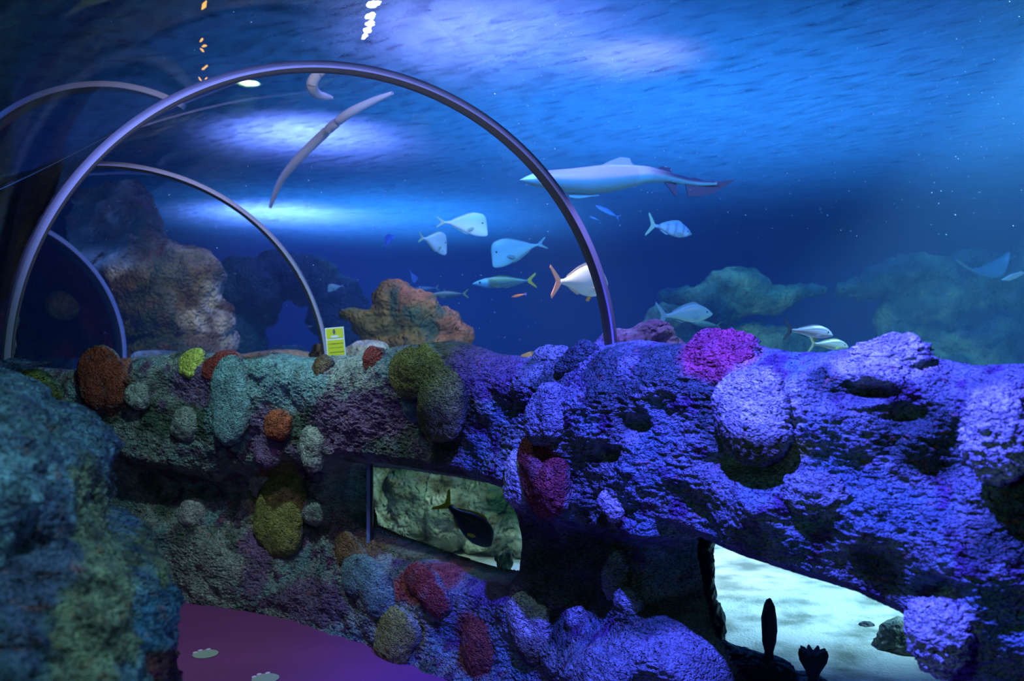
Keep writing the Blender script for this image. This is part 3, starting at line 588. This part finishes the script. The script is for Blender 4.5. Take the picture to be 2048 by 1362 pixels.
reef('reef_rock', [(6, 640, 26, 38), (0, 690, 30, 40)], 6.6, .03, [srgb(150, 140, 100), srgb(90, 110, 80)], 'pale rounded rock at the left picture edge', amp=(.04, .02), seed=73, sc=(4, 10))
# behind the two low windows
reef('alcove_rock', [(760, 980, 50, 130), (830, 970, 60, 150), (900, 980, 60, 150), (980, 1010, 60, 150), (1050, 1020, 60, 150), (800, 1080, 60, 60), (700, 1000, 60, 140), (860, 1110, 30, 30)], 5.5, .03, [srgb(150, 170, 145), srgb(210, 220, 190), srgb(45, 85, 50), srgb(110, 110, 80)], 'mottled green rock face behind the left low window', amp=(.10, .07), seed=81, sc=(3, 10), depth=.35)
reef('rock_mound', [(935, 1150, 36, 26), (910, 1165, 50, 20)], 4.6, .012, [srgb(70, 100, 70), srgb(90, 120, 90)], 'rounded dark green mound inside the left low window', amp=(.01, .006), seed=83, sc=(6, 20))
reef('dark_pillar', [(1398, 1060, 34, 120), (1400, 1160, 24, 100), (1410, 1260, 34, 70), (1395, 1330, 60, 60)], 3.35, .014, [srgb(35, 60, 55), srgb(60, 85, 80), srgb(20, 35, 40)], 'dark ribbed rock pillar inside the right low window', amp=(.02, .012), seed=85, sc=(6, 24), depth=.09)
reef('rock_mound', [(1480, 1345, 70, 45), (1535, 1345, 55, 34), (1600, 1385, 70, 38), (1430, 1345, 70, 60), (1640, 1420, 70, 40)], 3.2, .012, [srgb(30, 40, 60), srgb(45, 50, 75)], 'dark blue mound holding the two sponges in the right low window', amp=(.012, .006), seed=87, sc=(6, 24))
reef('reef_rock', [(1810, 1290, 50, 50), (1860, 1320, 60, 36), (1770, 1310, 26, 28), (1840, 1345, 60, 28)], 3.55, .012, [srgb(90, 100, 90), srgb(140, 145, 130), srgb(60, 70, 70)], 'grey angular rock on the bright sand by the right window edge', amp=(.03, .015), seed=89, sc=(6, 20))
reef('pebble', [(1735, 1252, 17, 9)], 3.85, .008, [srgb(90, 95, 100), srgb(110, 115, 120)], 'small flat grey stone on the bright sand', 'rock', (.006, .004), 91, sc=(12, 40))
def lathe(prof, seg, c, wob=.0, seed=0, name='sponge'):
    V = []
    for (r, z) in prof:
        for k in range(seg): a = 2*math.pi*k/seg; V.append((c[0]+r*math.cos(a), c[1]+r*math.sin(a), c[2]+z))
    V = np.array(V); f = []
    for i in range(len(prof)-1):
        for k in range(seg): k2 = (k+1) % seg; f.append((i*seg+k, i*seg+k2, (i+1)*seg+k2, (i+1)*seg+k))
    f.append(tuple(range(seg))[::-1]); f.append(tuple((len(prof)-1)*seg+k for k in range(seg)))
    if wob: V = V+np.column_stack([fbm(V, 40, 2, seed), fbm(V+9, 40, 2, seed), 0*V[:, 0]])*wob
    return mesh_np(name, V.tolist(), f)
SIL = plain('sponge_skin', srgb(50, 60, 80), .8)
c = at(1538, 1330, 3.2); k = 3.2/F
tag(link('finger_sponge', lathe([(18*k, 0), (11*k, 14*k), (9*k, 26*k), (13*k, 48*k), (16*k, 70*k), (15*k, 95*k), (12*k, 118*k), (7*k, 130*k), (1.5*k, 134*k)], 20, c, .006, 3), SIL), 'upright club shaped dark sponge on the mound in the right low window', 'sponge')
c = at(1626, 1392, 3.1); k = 3.1/F
def cup(c, k):
    prof = [(20*k, 0), (12*k, 18*k), (10*k, 36*k), (14*k, 50*k), (24*k, 66*k), (27*k, 80*k), (25*k, 90*k), (17*k, 90*k), (8*k, 82*k), (1*k, 80*k)]
    me = lathe(prof, 48, c, .003, 5, 'cup'); 
    for v in me.vertices:
        dx, dy = v.co.x-c[0], v.co.y-c[1]; r = math.hypot(dx, dy); a = math.atan2(dy, dx); h = (v.co.z-c[2])/(90*k)
        if h > .7: s = 1+.10*math.sin(9*a); v.co.x = c[0]+dx*s; v.co.y = c[1]+dy*s; v.co.z += 5*k*math.sin(9*a)*(r/(25*k))
    return me
tag(link('cup_sponge', cup(c, k), SIL), 'scalloped dark cup sponge at the bottom of the right low window', 'sponge')
def finger_coral():
    blobs = [pxblob(1005, 1160, 26, 16, 4.5), pxblob(1008, 1145, 13, 16, 4.5)]
    for (x, y, r) in ((997, 1128, 5), (994, 1117, 5), (1005, 1124, 5), (1007, 1112, 5), (1015, 1122, 5), (1019, 1110, 5), (1011, 1134, 8), (1022, 1128, 5)): blobs.append(pxblob(x, y, r, 9, 4.5))
    me, V = blob_mesh(blobs, .008, (.006, .004), 5, (20, 50)); set_paint(me, srgb(60, 80, 55)); tag(link('finger_coral', me, M_REEF), 'small dark branching coral at the right side of the left low window', 'coral')
finger_coral()
def slab(name, x0, x1, y0, y1, Y, dep, m, label, cat, parts=()):
    root = empty(name, at((x0+x1)/2, y1, Y)); tag(root, label, cat)
    for (nm, a, b, mm, dy) in parts:
        pa = at(a, y0, Y+dy); pb = at(b, y1, Y+dy); bm = bmesh.new(); q = bmesh.ops.create_cube(bm, size=1)
        bmesh.ops.scale(bm, verts=bm.verts, vec=(abs(pb.x-pa.x), dep, pa.z-pb.z)); bmesh.ops.bevel(bm, geom=bm.edges, offset=.002, segments=2, affect='EDGES')
        ctr = (pa+pb)/2-root.location; bmesh.ops.translate(bm, verts=bm.verts, vec=ctr); me = bpy.data.meshes.new(nm); bm.to_mesh(me); bm.free(); link(nm, me, mm, root)
MS = plain('post_seal', srgb(110, 140, 170), .5); MD = plain('post_dark', srgb(50, 42, 38), .4); MP = plain('post_violet', srgb(70, 65, 110), .5)
slab('window_post', 735, 745, 920, 1090, 3.80, .03, None, 'thin grey and brown upright post in the left low window', 'post', (('seal', 734, 741, MS, 0), ('upright', 741, 746, MD, .005)))
slab('window_post', 1350, 1380, 1060, 1330, 2.84, .03, None, 'dark upright post in the right low window', 'post', (('seal', 1348, 1366, MP, 0), ('upright', 1366, 1372, MD, .005), ('upright', 1372, 1380, plain('post_brown', srgb(75, 60, 75), .4), 0)))

# ------------------------------------------------------------------ fish
KINDS = {
 'snapper': dict(p=[(0, .0, -.02), (.04, .05, -.05), (.12, .12, -.09), (.25, .19, -.14), (.4, .21, -.16), (.6, .17, -.13), (.8, .08, -.06), (.92, .04, -.035), (1, .04, -.035)], w=.09, tail=(.22, .30, .5), dors=(.22, .85, .06), anal=(.6, .82, .05)),
 'porgy': dict(p=[(0, .02, -.04), (.03, .1, -.09), (.1, .19, -.14), (.25, .26, -.2), (.42, .27, -.21), (.62, .2, -.16), (.8, .1, -.08), (.92, .045, -.04), (1, .04, -.035)], w=.1, tail=(.22, .25, .5), dors=(.3, .86, .045), anal=(.6, .82, .04)),
 'lookdown': dict(p=[(0, -.16, -.22), (.02, .0, -.25), (.05, .16, -.26), (.12, .24, -.27), (.3, .27, -.26), (.5, .2, -.2), (.7, .11, -.11), (.88, .035, -.035), (1, .015, -.015)], w=.05, tail=(.18, .13, .6), dors=(.3, .8, .03), anal=(.4, .8, .03)),
 'jack': dict(p=[(0, 0, -.01), (.05, .03, -.03), (.2, .08, -.08), (.4, .10, -.10), (.6, .085, -.085), (.8, .045, -.045), (.95, .015, -.015), (1, .012, -.012)], w=.06, tail=(.16, .14, .6), dors=(.35, .9, .03), anal=(.5, .9, .025)),
 'bream': dict(p=[(0, -.02, -.04), (.05, .06, -.06), (.15, .13, -.09), (.3, .17, -.12), (.5, .155, -.115), (.7, .1, -.08), (.88, .045, -.04), (1, .035, -.035)], w=.075, tail=(.2, .26, .55), dors=(.25, .85, .035), anal=(.6, .82, .03)),
 'wrasse': dict(p=[(0, 0, -.005), (.08, .05, -.04), (.3, .09, -.08), (.6, .075, -.07), (.85, .04, -.04), (1, .035, -.035)], w=.06, tail=(.16, .13, .2), dors=(.3, .9, .03), anal=(.5, .9, .02)),
}
EYE_M = plain('fish_eye', (.01, .01, .015), .15); EYE_W = plain('fish_iris', srgb(225, 215, 150), .3)
def fin_mesh(pts, t, name):
    n = len(pts); V = [(x, -t, z) for x, z in pts]+[(x, t, z) for x, z in pts]
    f = [tuple(range(n)), tuple(range(2*n-1, n-1, -1))]+[(i, i+n, (i+1) % n+n, (i+1) % n) for i in range(n)]
    me = bpy.data.meshes.new(name); me.from_pydata(V, [], f); me.update(); return me
def fish(kind, px, py, Y, Lpx, face, label, top, bot, finc, tailc=None, pitch=0, yaw=0, stripes=None, roll=0, name='fish', group=None, pelvic=None, bend=0):
    K = KINDS[kind]; L = Lpx/F*Y/max(.3, math.cos(math.radians(yaw))); body = L/(1+K['tail'][0])
    root = empty(name, at(px, py, Y)); tag(root, label, 'fish', group)
    root.rotation_euler = Euler((0, 0, 0)); z = (0 if face > 0 else 180)+yaw
    root.rotation_euler = (Matrix.Rotation(math.radians(-pitch*face), 3, 'Y') @ Matrix.Rotation(math.radians(z), 3, 'Z') @ Matrix.Rotation(math.radians(roll), 3, 'X')).to_euler()
    n, m = 44, 28; px_ = [q[0] for q in K['p']]; tp = [q[1] for q in K['p']]; bt = [q[2] for q in K['p']]
    xs = (1-np.cos(np.linspace(0, math.pi, n)))/2; T = np.interp(xs, px_, tp); B = np.interp(xs, px_, bt)
    ker = np.array([.25, .5, .25])
    for _ in range(2): T[1:-1] = np.convolve(T, ker, 'same')[1:-1]; B[1:-1] = np.convolve(B, ker, 'same')[1:-1]
    wd = K['w']*np.sin(np.pi*np.clip(xs*.9+.06, 0, 1))**.7; wd = np.maximum(wd, .008)
    off = L/2; V = []; C = []
    for i in range(n):
        cz = (T[i]+B[i])/2; hz = max((T[i]-B[i])/2, .004)
        for k in range(m):
            a = 2*math.pi*k/m; s = math.sin(a); c_ = math.cos(a)
            zz = cz+hz*s; yy = wd[i]*math.copysign(abs(c_)**.85, c_)
            V.append((off-xs[i]*body, yy*body+bend*body*math.sin(xs[i]*3), zz*body)); t = ss(-.5, .6, np.array(s)); col = bot*(1-t)+top*t
            if stripes is not None and abs(c_) > .1:
                col = col*(1-.55*(.5+.5*math.sin(s*16+xs[i]*2))*(t+.2)) if stripes == 'h' else col*(1-.35*(math.sin(xs[i]*30) > .3))
            C.append(col)
    f = []
    for i in range(n-1):
        for k in range(m): k2 = (k+1) % m; f.append((i*m+k, i*m+k2, (i+1)*m+k2, (i+1)*m+k))
    f += [tuple(range(m))[::-1], tuple((n-1)*m+k for k in range(m))]
    me = mesh_np('body', V, f); set_paint(me, np.clip(np.array(C), 0, 1)); link('body', me, M_FISH, root)
    fm_ = bpy.data.materials.new('fin'); fm_.use_nodes = True; bb = fm_.node_tree.nodes['Principled BSDF']; bb.inputs['Base Color'].default_value = (*finc, 1); bb.inputs['Roughness'].default_value = .5
    fm2 = fm_
    if tailc is not None: fm2 = fm_.copy(); fm2.node_tree.nodes['Principled BSDF'].inputs['Base Color'].default_value = (*tailc, 1)
    tl, th, fk = K['tail']; x0 = off-body*.985; by = bend*body*math.sin(3)
    pts = [(x0, .03*body), (x0-tl*body*.5, th*.6*body), (x0-tl*body*.95, th*.98*body), (x0-tl*body*1.0, th*.8*body), (x0-tl*body*(1-fk*.7), th*.3*body), (x0-tl*body*(1-fk), 0)]
    pts = pts+[(x, -z) for x, z in pts[-2::-1]]
    o = link('tail_fin', fin_mesh(pts, .006*body, 'tail'), fm2, root); o.location.y = by*.9
    def edge(a, b, h, arr, sg, nm, sweep=.3):
        q = np.linspace(a, b, 14); base = np.interp(q, xs, arr); u = (q-a)/(b-a); hh = h*np.minimum(1, u*5)*(1-.55*u)*np.where(u > .97, .5, 1)
        P = [(off-x*body, (z_-sg*.01)*body) for x, z_ in zip(q, base)]; P2 = [(off-(x+h*sweep*1)*body, (z_+sg*g)*body) for x, z_, g in zip(q, base, hh)]
        o = link(nm, fin_mesh(P+P2[::-1], .004*body, nm), fm_, root); o.location.y = bend*body*math.sin((a+b)/2*3)
    edge(K['dors'][0], K['dors'][1], K['dors'][2], T, 1, 'dorsal_fin'); edge(K['anal'][0], K['anal'][1], K['anal'][2], B, -1, 'anal_fin')
    for sg in (1, -1):
        i = int(np.argmin(abs(xs-.3))); zc = (T[i]*.2+B[i]*.8)*body*.6
        o = link('pectoral_fin', fin_mesh([(0, .01*body), (-.07*body, .035*body), (-.17*body, .01*body), (-.16*body, -.03*body), (-.06*body, -.03*body)], .003*body, 'pectoral'), fm_, root)
        o.location = (off-.3*body, sg*(wd[i]*body+.003), zc); o.rotation_euler = (0, math.radians(-14), math.radians(-14*sg))
        i = int(np.argmin(abs(xs-.13)))
        bm = bmesh.new(); bmesh.ops.create_uvsphere(bm, u_segments=16, v_segments=10, radius=.019*body); e = bpy.data.meshes.new('eye'); bm.to_mesh(e); bm.free(); smooth(e)
        o = link('eye', e, EYE_M, root); o.location = (off-.13*body, sg*wd[i]*body*.86+bend*body*math.sin(.4), (T[i]*.6+B[i]*.4)*body)
    if pelvic is not None:
        i = int(np.argmin(abs(xs-.38))); pm = plain('pelvic', pelvic, .5)
        link('pelvic_fin', fin_mesh([(off-.34*body, B[i]*body*.95), (off-.42*body, B[i]*body-.075*body), (off-.48*body, B[i]*body-.06*body), (off-.42*body, B[i]*body*.9)], .004*body, 'pelvic'), pm, root)
    return root
S = srgb; SIL_T = S(130, 170, 180); SIL_B = S(210, 225, 225)
fish('porgy', 1158, 565, 4.5, 122, 1, 'large white fish with pink forked tail half behind the big ring', S(235, 230, 235), S(245, 248, 248), S(240, 210, 190), S(250, 185, 170), 2, 42, pelvic=S(250, 180, 80))
fish('lookdown', 924, 447, 5.6, 104, 1, 'silver deep bodied fish facing right, highest in the middle ring gap', S(150, 190, 190), S(215, 230, 235), S(150, 180, 150), None, -3, 5)
fish('lookdown', 866, 482, 5.9, 50, 1, 'small square silver fish below and left of the highest silver fish', S(150, 185, 200), S(200, 220, 230), S(150, 180, 150), None, -6, 60)
fish('lookdown', 1038, 498, 5.6, 118, -1, 'blue green deep bodied fish facing left and downward', S(90, 150, 160), S(120, 180, 185), S(90, 140, 150), None, -14, 12)
fish('jack', 1010, 564, 5.8, 130, -1, 'long slim fish with yellow tail above the tiny orange fish', S(110, 190, 180), S(70, 130, 170), S(100, 150, 130), S(190, 200, 80), -4, 10)
fish('jack', 898, 589, 6.4, 80, -1, 'slim dim fish swimming left above the brown rock', S(80, 140, 160), S(60, 110, 150), S(80, 120, 120), S(110, 150, 110), -3, 5)
fish('jack', 850, 578, 7.6, 60, -1, 'faint thin fish highest above the brown rock', S(60, 110, 140), S(50, 90, 130), S(60, 100, 110), None, -6, 5)
fish('wrasse', 1038, 591, 4.6, 32, -1, 'tiny orange fish with blue tail in open water', S(240, 130, 90), S(250, 190, 150), S(240, 150, 120), S(120, 130, 240), -12, 0)
fish('lookdown', 826, 552, 7.5, 24, 1, 'very small blue fish high above the brown rock', S(60, 110, 190), S(80, 140, 210), S(60, 100, 170), None, -60, 30)
fish('lookdown', 672, 574, 6.3, 34, -1, 'small blue fish above the yellow label', S(90, 150, 190), S(110, 180, 210), S(80, 130, 160), None, -10, 10)
fish('lookdown', 776, 482, 7.5, 32, 1, 'dim narrow blue fish left of the small square silver fish', S(50, 90, 170), S(60, 110, 190), S(50, 80, 150), None, 75, 40)
fish('snapper', 1338, 458, 5.2, 96, 1, 'silver blue fish with trailing line right of the big ring', S(110, 160, 200), S(150, 190, 210), S(110, 160, 170), S(130, 180, 150), -10, 15, stripes='v')
fish('jack', 1216, 424, 6.0, 56, -1, 'small slim blue fish under the shark belly', S(60, 120, 190), S(80, 150, 210), S(60, 110, 170), None, 25, 10)
fish('jack', 1189, 437, 6.0, 22, -1, 'tiny blue fish touching the big ring under the shark', S(60, 130, 190), S(90, 150, 210), S(60, 110, 170), None, 20, 10)
fish('snapper', 1368, 630, 4.9, 118, 1, 'pale turquoise blunt fish facing right below the far ledge', S(130, 180, 190), S(150, 200, 205), S(120, 170, 180), None, 3, 10)
fish('bream', 1616, 664, 4.3, 104, 1, 'upper lavender striped fish of the pair over the wall', S(150, 155, 200), S(200, 205, 230), S(110, 110, 140), S(60, 70, 90), -5, 8, stripes='h', pelvic=S(210, 200, 60))
fish('bream', 1656, 690, 4.5, 88, 1, 'lower yellowish striped fish of the pair over the wall', S(130, 140, 150), S(170, 180, 170), S(130, 140, 90), S(120, 130, 110), -4, 12, stripes='h')
fish('porgy', 931, 1043, 4.15, 140, 1, 'dark striped fish with bright yellow tail in the left low window', S(45, 42, 45), S(70, 75, 90), S(230, 200, 20), S(240, 215, 20), -42, 0, stripes='h')
fish('jack', 620, 653, 8.0, 14, -1, 'tiny pale fish in front of the blue rock hole', S(90, 150, 180), S(120, 180, 200), S(80, 130, 150), None, 0, 0)
fish('jack', 1412, 648, 6.8, 64, -1, 'thin greenish fish below the pale blunt fish', S(110, 170, 130), S(70, 130, 130), S(90, 130, 90), None, 6, 10)

# shark
def shark():
    Y = 5.0; k = Y/F; c = at(1250, 357, Y); root = empty('shark', c, (0, 0, 0)); root.rotation_euler = (Matrix.Rotation(math.radians(0), 3, 'Y') @ Matrix.Rotation(math.radians(8), 3, 'Z')).to_euler()
    tag(root, 'long pale shark with white snout swimming left behind the big ring', 'shark')
    S_ = [(1036, 366, 366, 1), (1046, 360, 370, 6), (1070, 349, 377, 14), (1100, 343, 381, 22), (1140, 338, 386, 27), (1180, 332, 388, 29), (1220, 326, 383, 27), (1260, 326, 374, 22), (1300, 328, 362, 16), (1340, 338, 360, 10), (1380, 350, 366, 7), (1410, 356, 368, 5), (1440, 358, 366, 3)]
    S_ = np.array(S_, float); xs = np.linspace(1036, 1440, 70); T = np.interp(xs, S_[:, 0], S_[:, 1]); B = np.interp(xs, S_[:, 0], S_[:, 2]); Wd = np.interp(xs, S_[:, 0], S_[:, 3])
    ker = np.array([.2, .6, .2])
    for A in (T, B, Wd): A[1:-1] = np.convolve(A, ker, 'same')[1:-1]
    m = 32; V = []; C = []
    for i, x in enumerate(xs):
        for q in range(m):
            a = 2*math.pi*q/m; s = math.sin(a); V.append(((x-1250)*k, Wd[i]*math.cos(a)*k+.05*math.sin((x-1036)/120), -((T[i]+B[i])/2-357)*k+(B[i]-T[i])/2*s*k))
            t = float(ss(-.25, .1, np.array(s))); h = float(ss(1280, 1360, np.array(x))); w = float(ss(1100, 1050, np.array(x)))
            top = S(190, 160, 175)*(1-h)+S(50, 55, 85)*h; top = top*(1-w)+S(250, 245, 240)*w
            col = S(95, 150, 160)*(1-t)+top*t; C.append(col)
    f = []
    for i in range(69):
        for q in range(m): q2 = (q+1) % m; f.append((i*m+q, i*m+q2, (i+1)*m+q2, (i+1)*m+q))
    f += [tuple(range(m)), tuple(69*m+q for q in range(m))[::-1]]
    C = np.array(C); me = mesh_np('body', V, f); Vn = np.array(V); C = C*(1+.25*ss(.2, .5, fbm(Vn, 9, 2, 3)))[:, None]; set_paint(me, np.clip(C, 0, 1)); link('body', me, M_FISH, root)
    g = plain('shark_fin', S(150, 150, 175), .5); dk = plain('shark_tail', S(45, 50, 80), .5); pl = plain('shark_belly_fin', S(95, 150, 160), .5)
    def P(L): return [((x-1250)*k, -(y-357)*k) for x, y in L]
    def yo(x): return .05*math.sin((x-1036)/120)
    for nm, L, mm in (('dorsal_fin', [(1195, 334), (1222, 320), (1245, 311), (1264, 313), (1268, 322), (1278, 330), (1240, 338)], g), ('rear_dorsal_fin', [(1316, 334), (1330, 328), (1348, 331), (1350, 342), (1334, 344)], dk),
                      ('tail_fin', [(1392, 350), (1420, 357), (1450, 358), (1482, 352), (1462, 366), (1436, 382), (1408, 388), (1382, 390), (1378, 372), (1376, 360)], dk), ('anal_fin', [(1330, 355), (1350, 378), (1358, 388), (1362, 386), (1360, 364), (1350, 352)], dk)):
        o = link(nm, fin_mesh(P(L), .006, nm), mm, root); o.location.y = yo(L[0][0])
    for sg in (1, -1):
        o = link('pectoral_fin', fin_mesh(P([(1130, 378), (1140, 398), (1158, 400), (1200, 392), (1175, 378)]), .006, 'pec'), pl, root); o.location.y = sg*.03+yo(1150)
        o.rotation_euler = (math.radians(-18*sg), 0, 0)
        bm = bmesh.new(); bmesh.ops.create_uvsphere(bm, u_segments=12, v_segments=8, radius=.008); e = bpy.data.meshes.new('eye'); bm.to_mesh(e); bm.free(); o = link('eye', e, EYE_M, root)
        o.location = ((1072-1250)*k, sg*13*k+yo(1072), -(360-357)*k)
shark()
# ray at the right
def ray():
    Y = 7.5; c = at(1965, 540, Y); k = Y/F; root = empty('stingray', c, (math.radians(14), math.radians(-8), math.radians(10))); tag(root, 'pale crescent shaped ray gliding before the far reef at the right', 'ray')
    n, m = 40, 24; V = []; C = []
    for i in range(n+1):
        u = -1+2*i/n; x = u*62*k; ch = (1-abs(u)**1.6)*34*k+.004
        for j in range(m+1):
            v = j/m; y = (v-.5)*2*ch*1.2; th = .05*(1-abs(u)**1.2)*math.sin(math.pi*v); V.append((x, y, 26*k*abs(u)**2+th-12*k*(1-u*u)))
            C.append(S(60, 110, 120)*(1-.0)+S(40, 40, 40)*.2*abs(u))
    me = mesh_np('body', np.array(V), grid_faces(n+1, m+1)); set_paint(me, np.clip(np.array(C), 0, 1)); o = link('body', me, M_FISH, root); sd = o.modifiers.new('t', 'SOLIDIFY'); sd.thickness = .02
    link('belly', fin_mesh([(-10*k, -8*k), (10*k, 0), (34*k, 3*k), (40*k, 0), (20*k, -8*k), (4*k, -11*k)], .01, 'belly'), plain('ray_belly', S(200, 215, 225), .5), root).location.y = -.28
    link('tail', fin_mesh([(40*k, 8*k), (75*k, 20*k), (76*k, 18*k), (42*k, 4*k)], .008, 'tail'), plain('ray_tail', S(60, 110, 120), .5), root)
ray()

# ------------------------------------------------------------------ reflection streaks and glints shaped as meshes, drifting specks
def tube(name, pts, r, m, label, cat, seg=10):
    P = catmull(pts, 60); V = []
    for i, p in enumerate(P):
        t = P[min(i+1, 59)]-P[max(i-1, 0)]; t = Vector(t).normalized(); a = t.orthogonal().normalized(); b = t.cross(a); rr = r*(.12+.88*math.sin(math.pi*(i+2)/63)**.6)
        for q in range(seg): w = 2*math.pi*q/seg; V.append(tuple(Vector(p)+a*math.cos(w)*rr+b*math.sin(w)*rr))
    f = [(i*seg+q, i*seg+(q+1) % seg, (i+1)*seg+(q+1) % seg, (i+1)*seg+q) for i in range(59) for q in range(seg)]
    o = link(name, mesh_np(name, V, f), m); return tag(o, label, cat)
M_STREAK = plain('hose', S(225, 225, 235), .6)  # solid tubes shaped after pale reflections of the ring
tube('air_hose', [at(785, 186, 5.6), at(740, 205, 5.7), at(690, 232, 5.8), at(640, 275, 6.0), at(590, 325, 6.1), at(560, 365, 6.2), at(540, 415, 6.3)], .032, M_STREAK, 'long pale curved band in the water beyond the big ring', 'hose')
tube('air_hose', [at(672, 128, 5.6), at(640, 145, 5.6), at(624, 168, 5.6), at(634, 188, 5.7), at(664, 196, 5.8)], .036, M_STREAK, 'short pale hooked band just below the crown of the big ring', 'hose')
def glint_blob(x, y, rx, ry, rot, Y, m, label, group):  # emissive blobs standing in for reflections in the rippled surface
    bm = bmesh.new(); bmesh.ops.create_icosphere(bm, subdivisions=3, radius=1); me = bpy.data.meshes.new('glint'); bm.to_mesh(me); bm.free()
    V = np.array([v.co[:] for v in me.vertices]); V = V*(1+.7*fbm(V, 1.8, 2, int(x+y)))[:, None]; k = Y/F; V = V*np.array([rx*k, ry*k, ry*k]); me.vertices.foreach_set('co', V.ravel()); smooth(me)
    o = link('lamp_bulb', me, m); o.location = at(x, y, Y); o.rotation_euler = (0, math.radians(rot), 0); return tag(o, label, 'lamp', group)
M_GLINT_W = plain('lamp_white', (.9, .93, 1.0), .5, em=3.0); M_GLINT_O = plain('lamp_orange', (1.0, .5, .1), .5, em=.9)
for (x, y, a, b, r) in [(748, 8, 12, 6, -20), (741, 32, 10, 6, -15), (741, 47, 8, 5, -15), (735, 60, 8, 5, -25), (729, 73, 6, 4, -50)]:
    glint_blob(x, y, a, b, r, 5.2, M_GLINT_W, 'white glowing bulb in the string hanging above the crown of the big ring', 'white bulbs above the big ring')
for (x, y, a, b, r) in [(408, 11, 9, 3.5, -60), (403, 80, 5, 2, -50), (409, 92, 5, 2, -20), (404, 100, 5, 2, 50), (410, 135, 7, 2, -40), (400, 158, 5, 1.6, 50), (412, 158, 4, 1.6, -50)]:
    glint_blob(x, y, a, b, r, 5.2, M_GLINT_O, 'small orange glowing bulb in the string at the upper left', 'orange bulbs at the upper left')
def specks():
    V = []; f = []
    for i in range(700):
        x = RNG.uniform(1000, 2048) if i < 480 else RNG.uniform(200, 1100); y = RNG.uniform(0, 480) if i < 560 else RNG.uniform(300, 680); Y = RNG.uniform(3.8, 7); p = at(x, y, Y); r = Y/F*RNG.uniform(.5, 1.3)*(2.0 if i % 60 == 0 else 1)
        b = len(V); V += [(p.x+r, p.y, p.z), (p.x, p.y+r, p.z), (p.x-r, p.y, p.z), (p.x, p.y-r, p.z), (p.x, p.y, p.z+r), (p.x, p.y, p.z-r)]
        f += [(b, b+1, b+4), (b+1, b+2, b+4), (b+2, b+3, b+4), (b+3, b, b+4), (b+1, b, b+5), (b+2, b+1, b+5), (b+3, b+2, b+5), (b, b+3, b+5)]
    tag(link('drifting_specks', mesh_np('specks', V, f), plain('speck', (.8, .85, 1), .5)), 'tiny pale specks drifting in the open water', 'particles', kind='stuff')
specks()
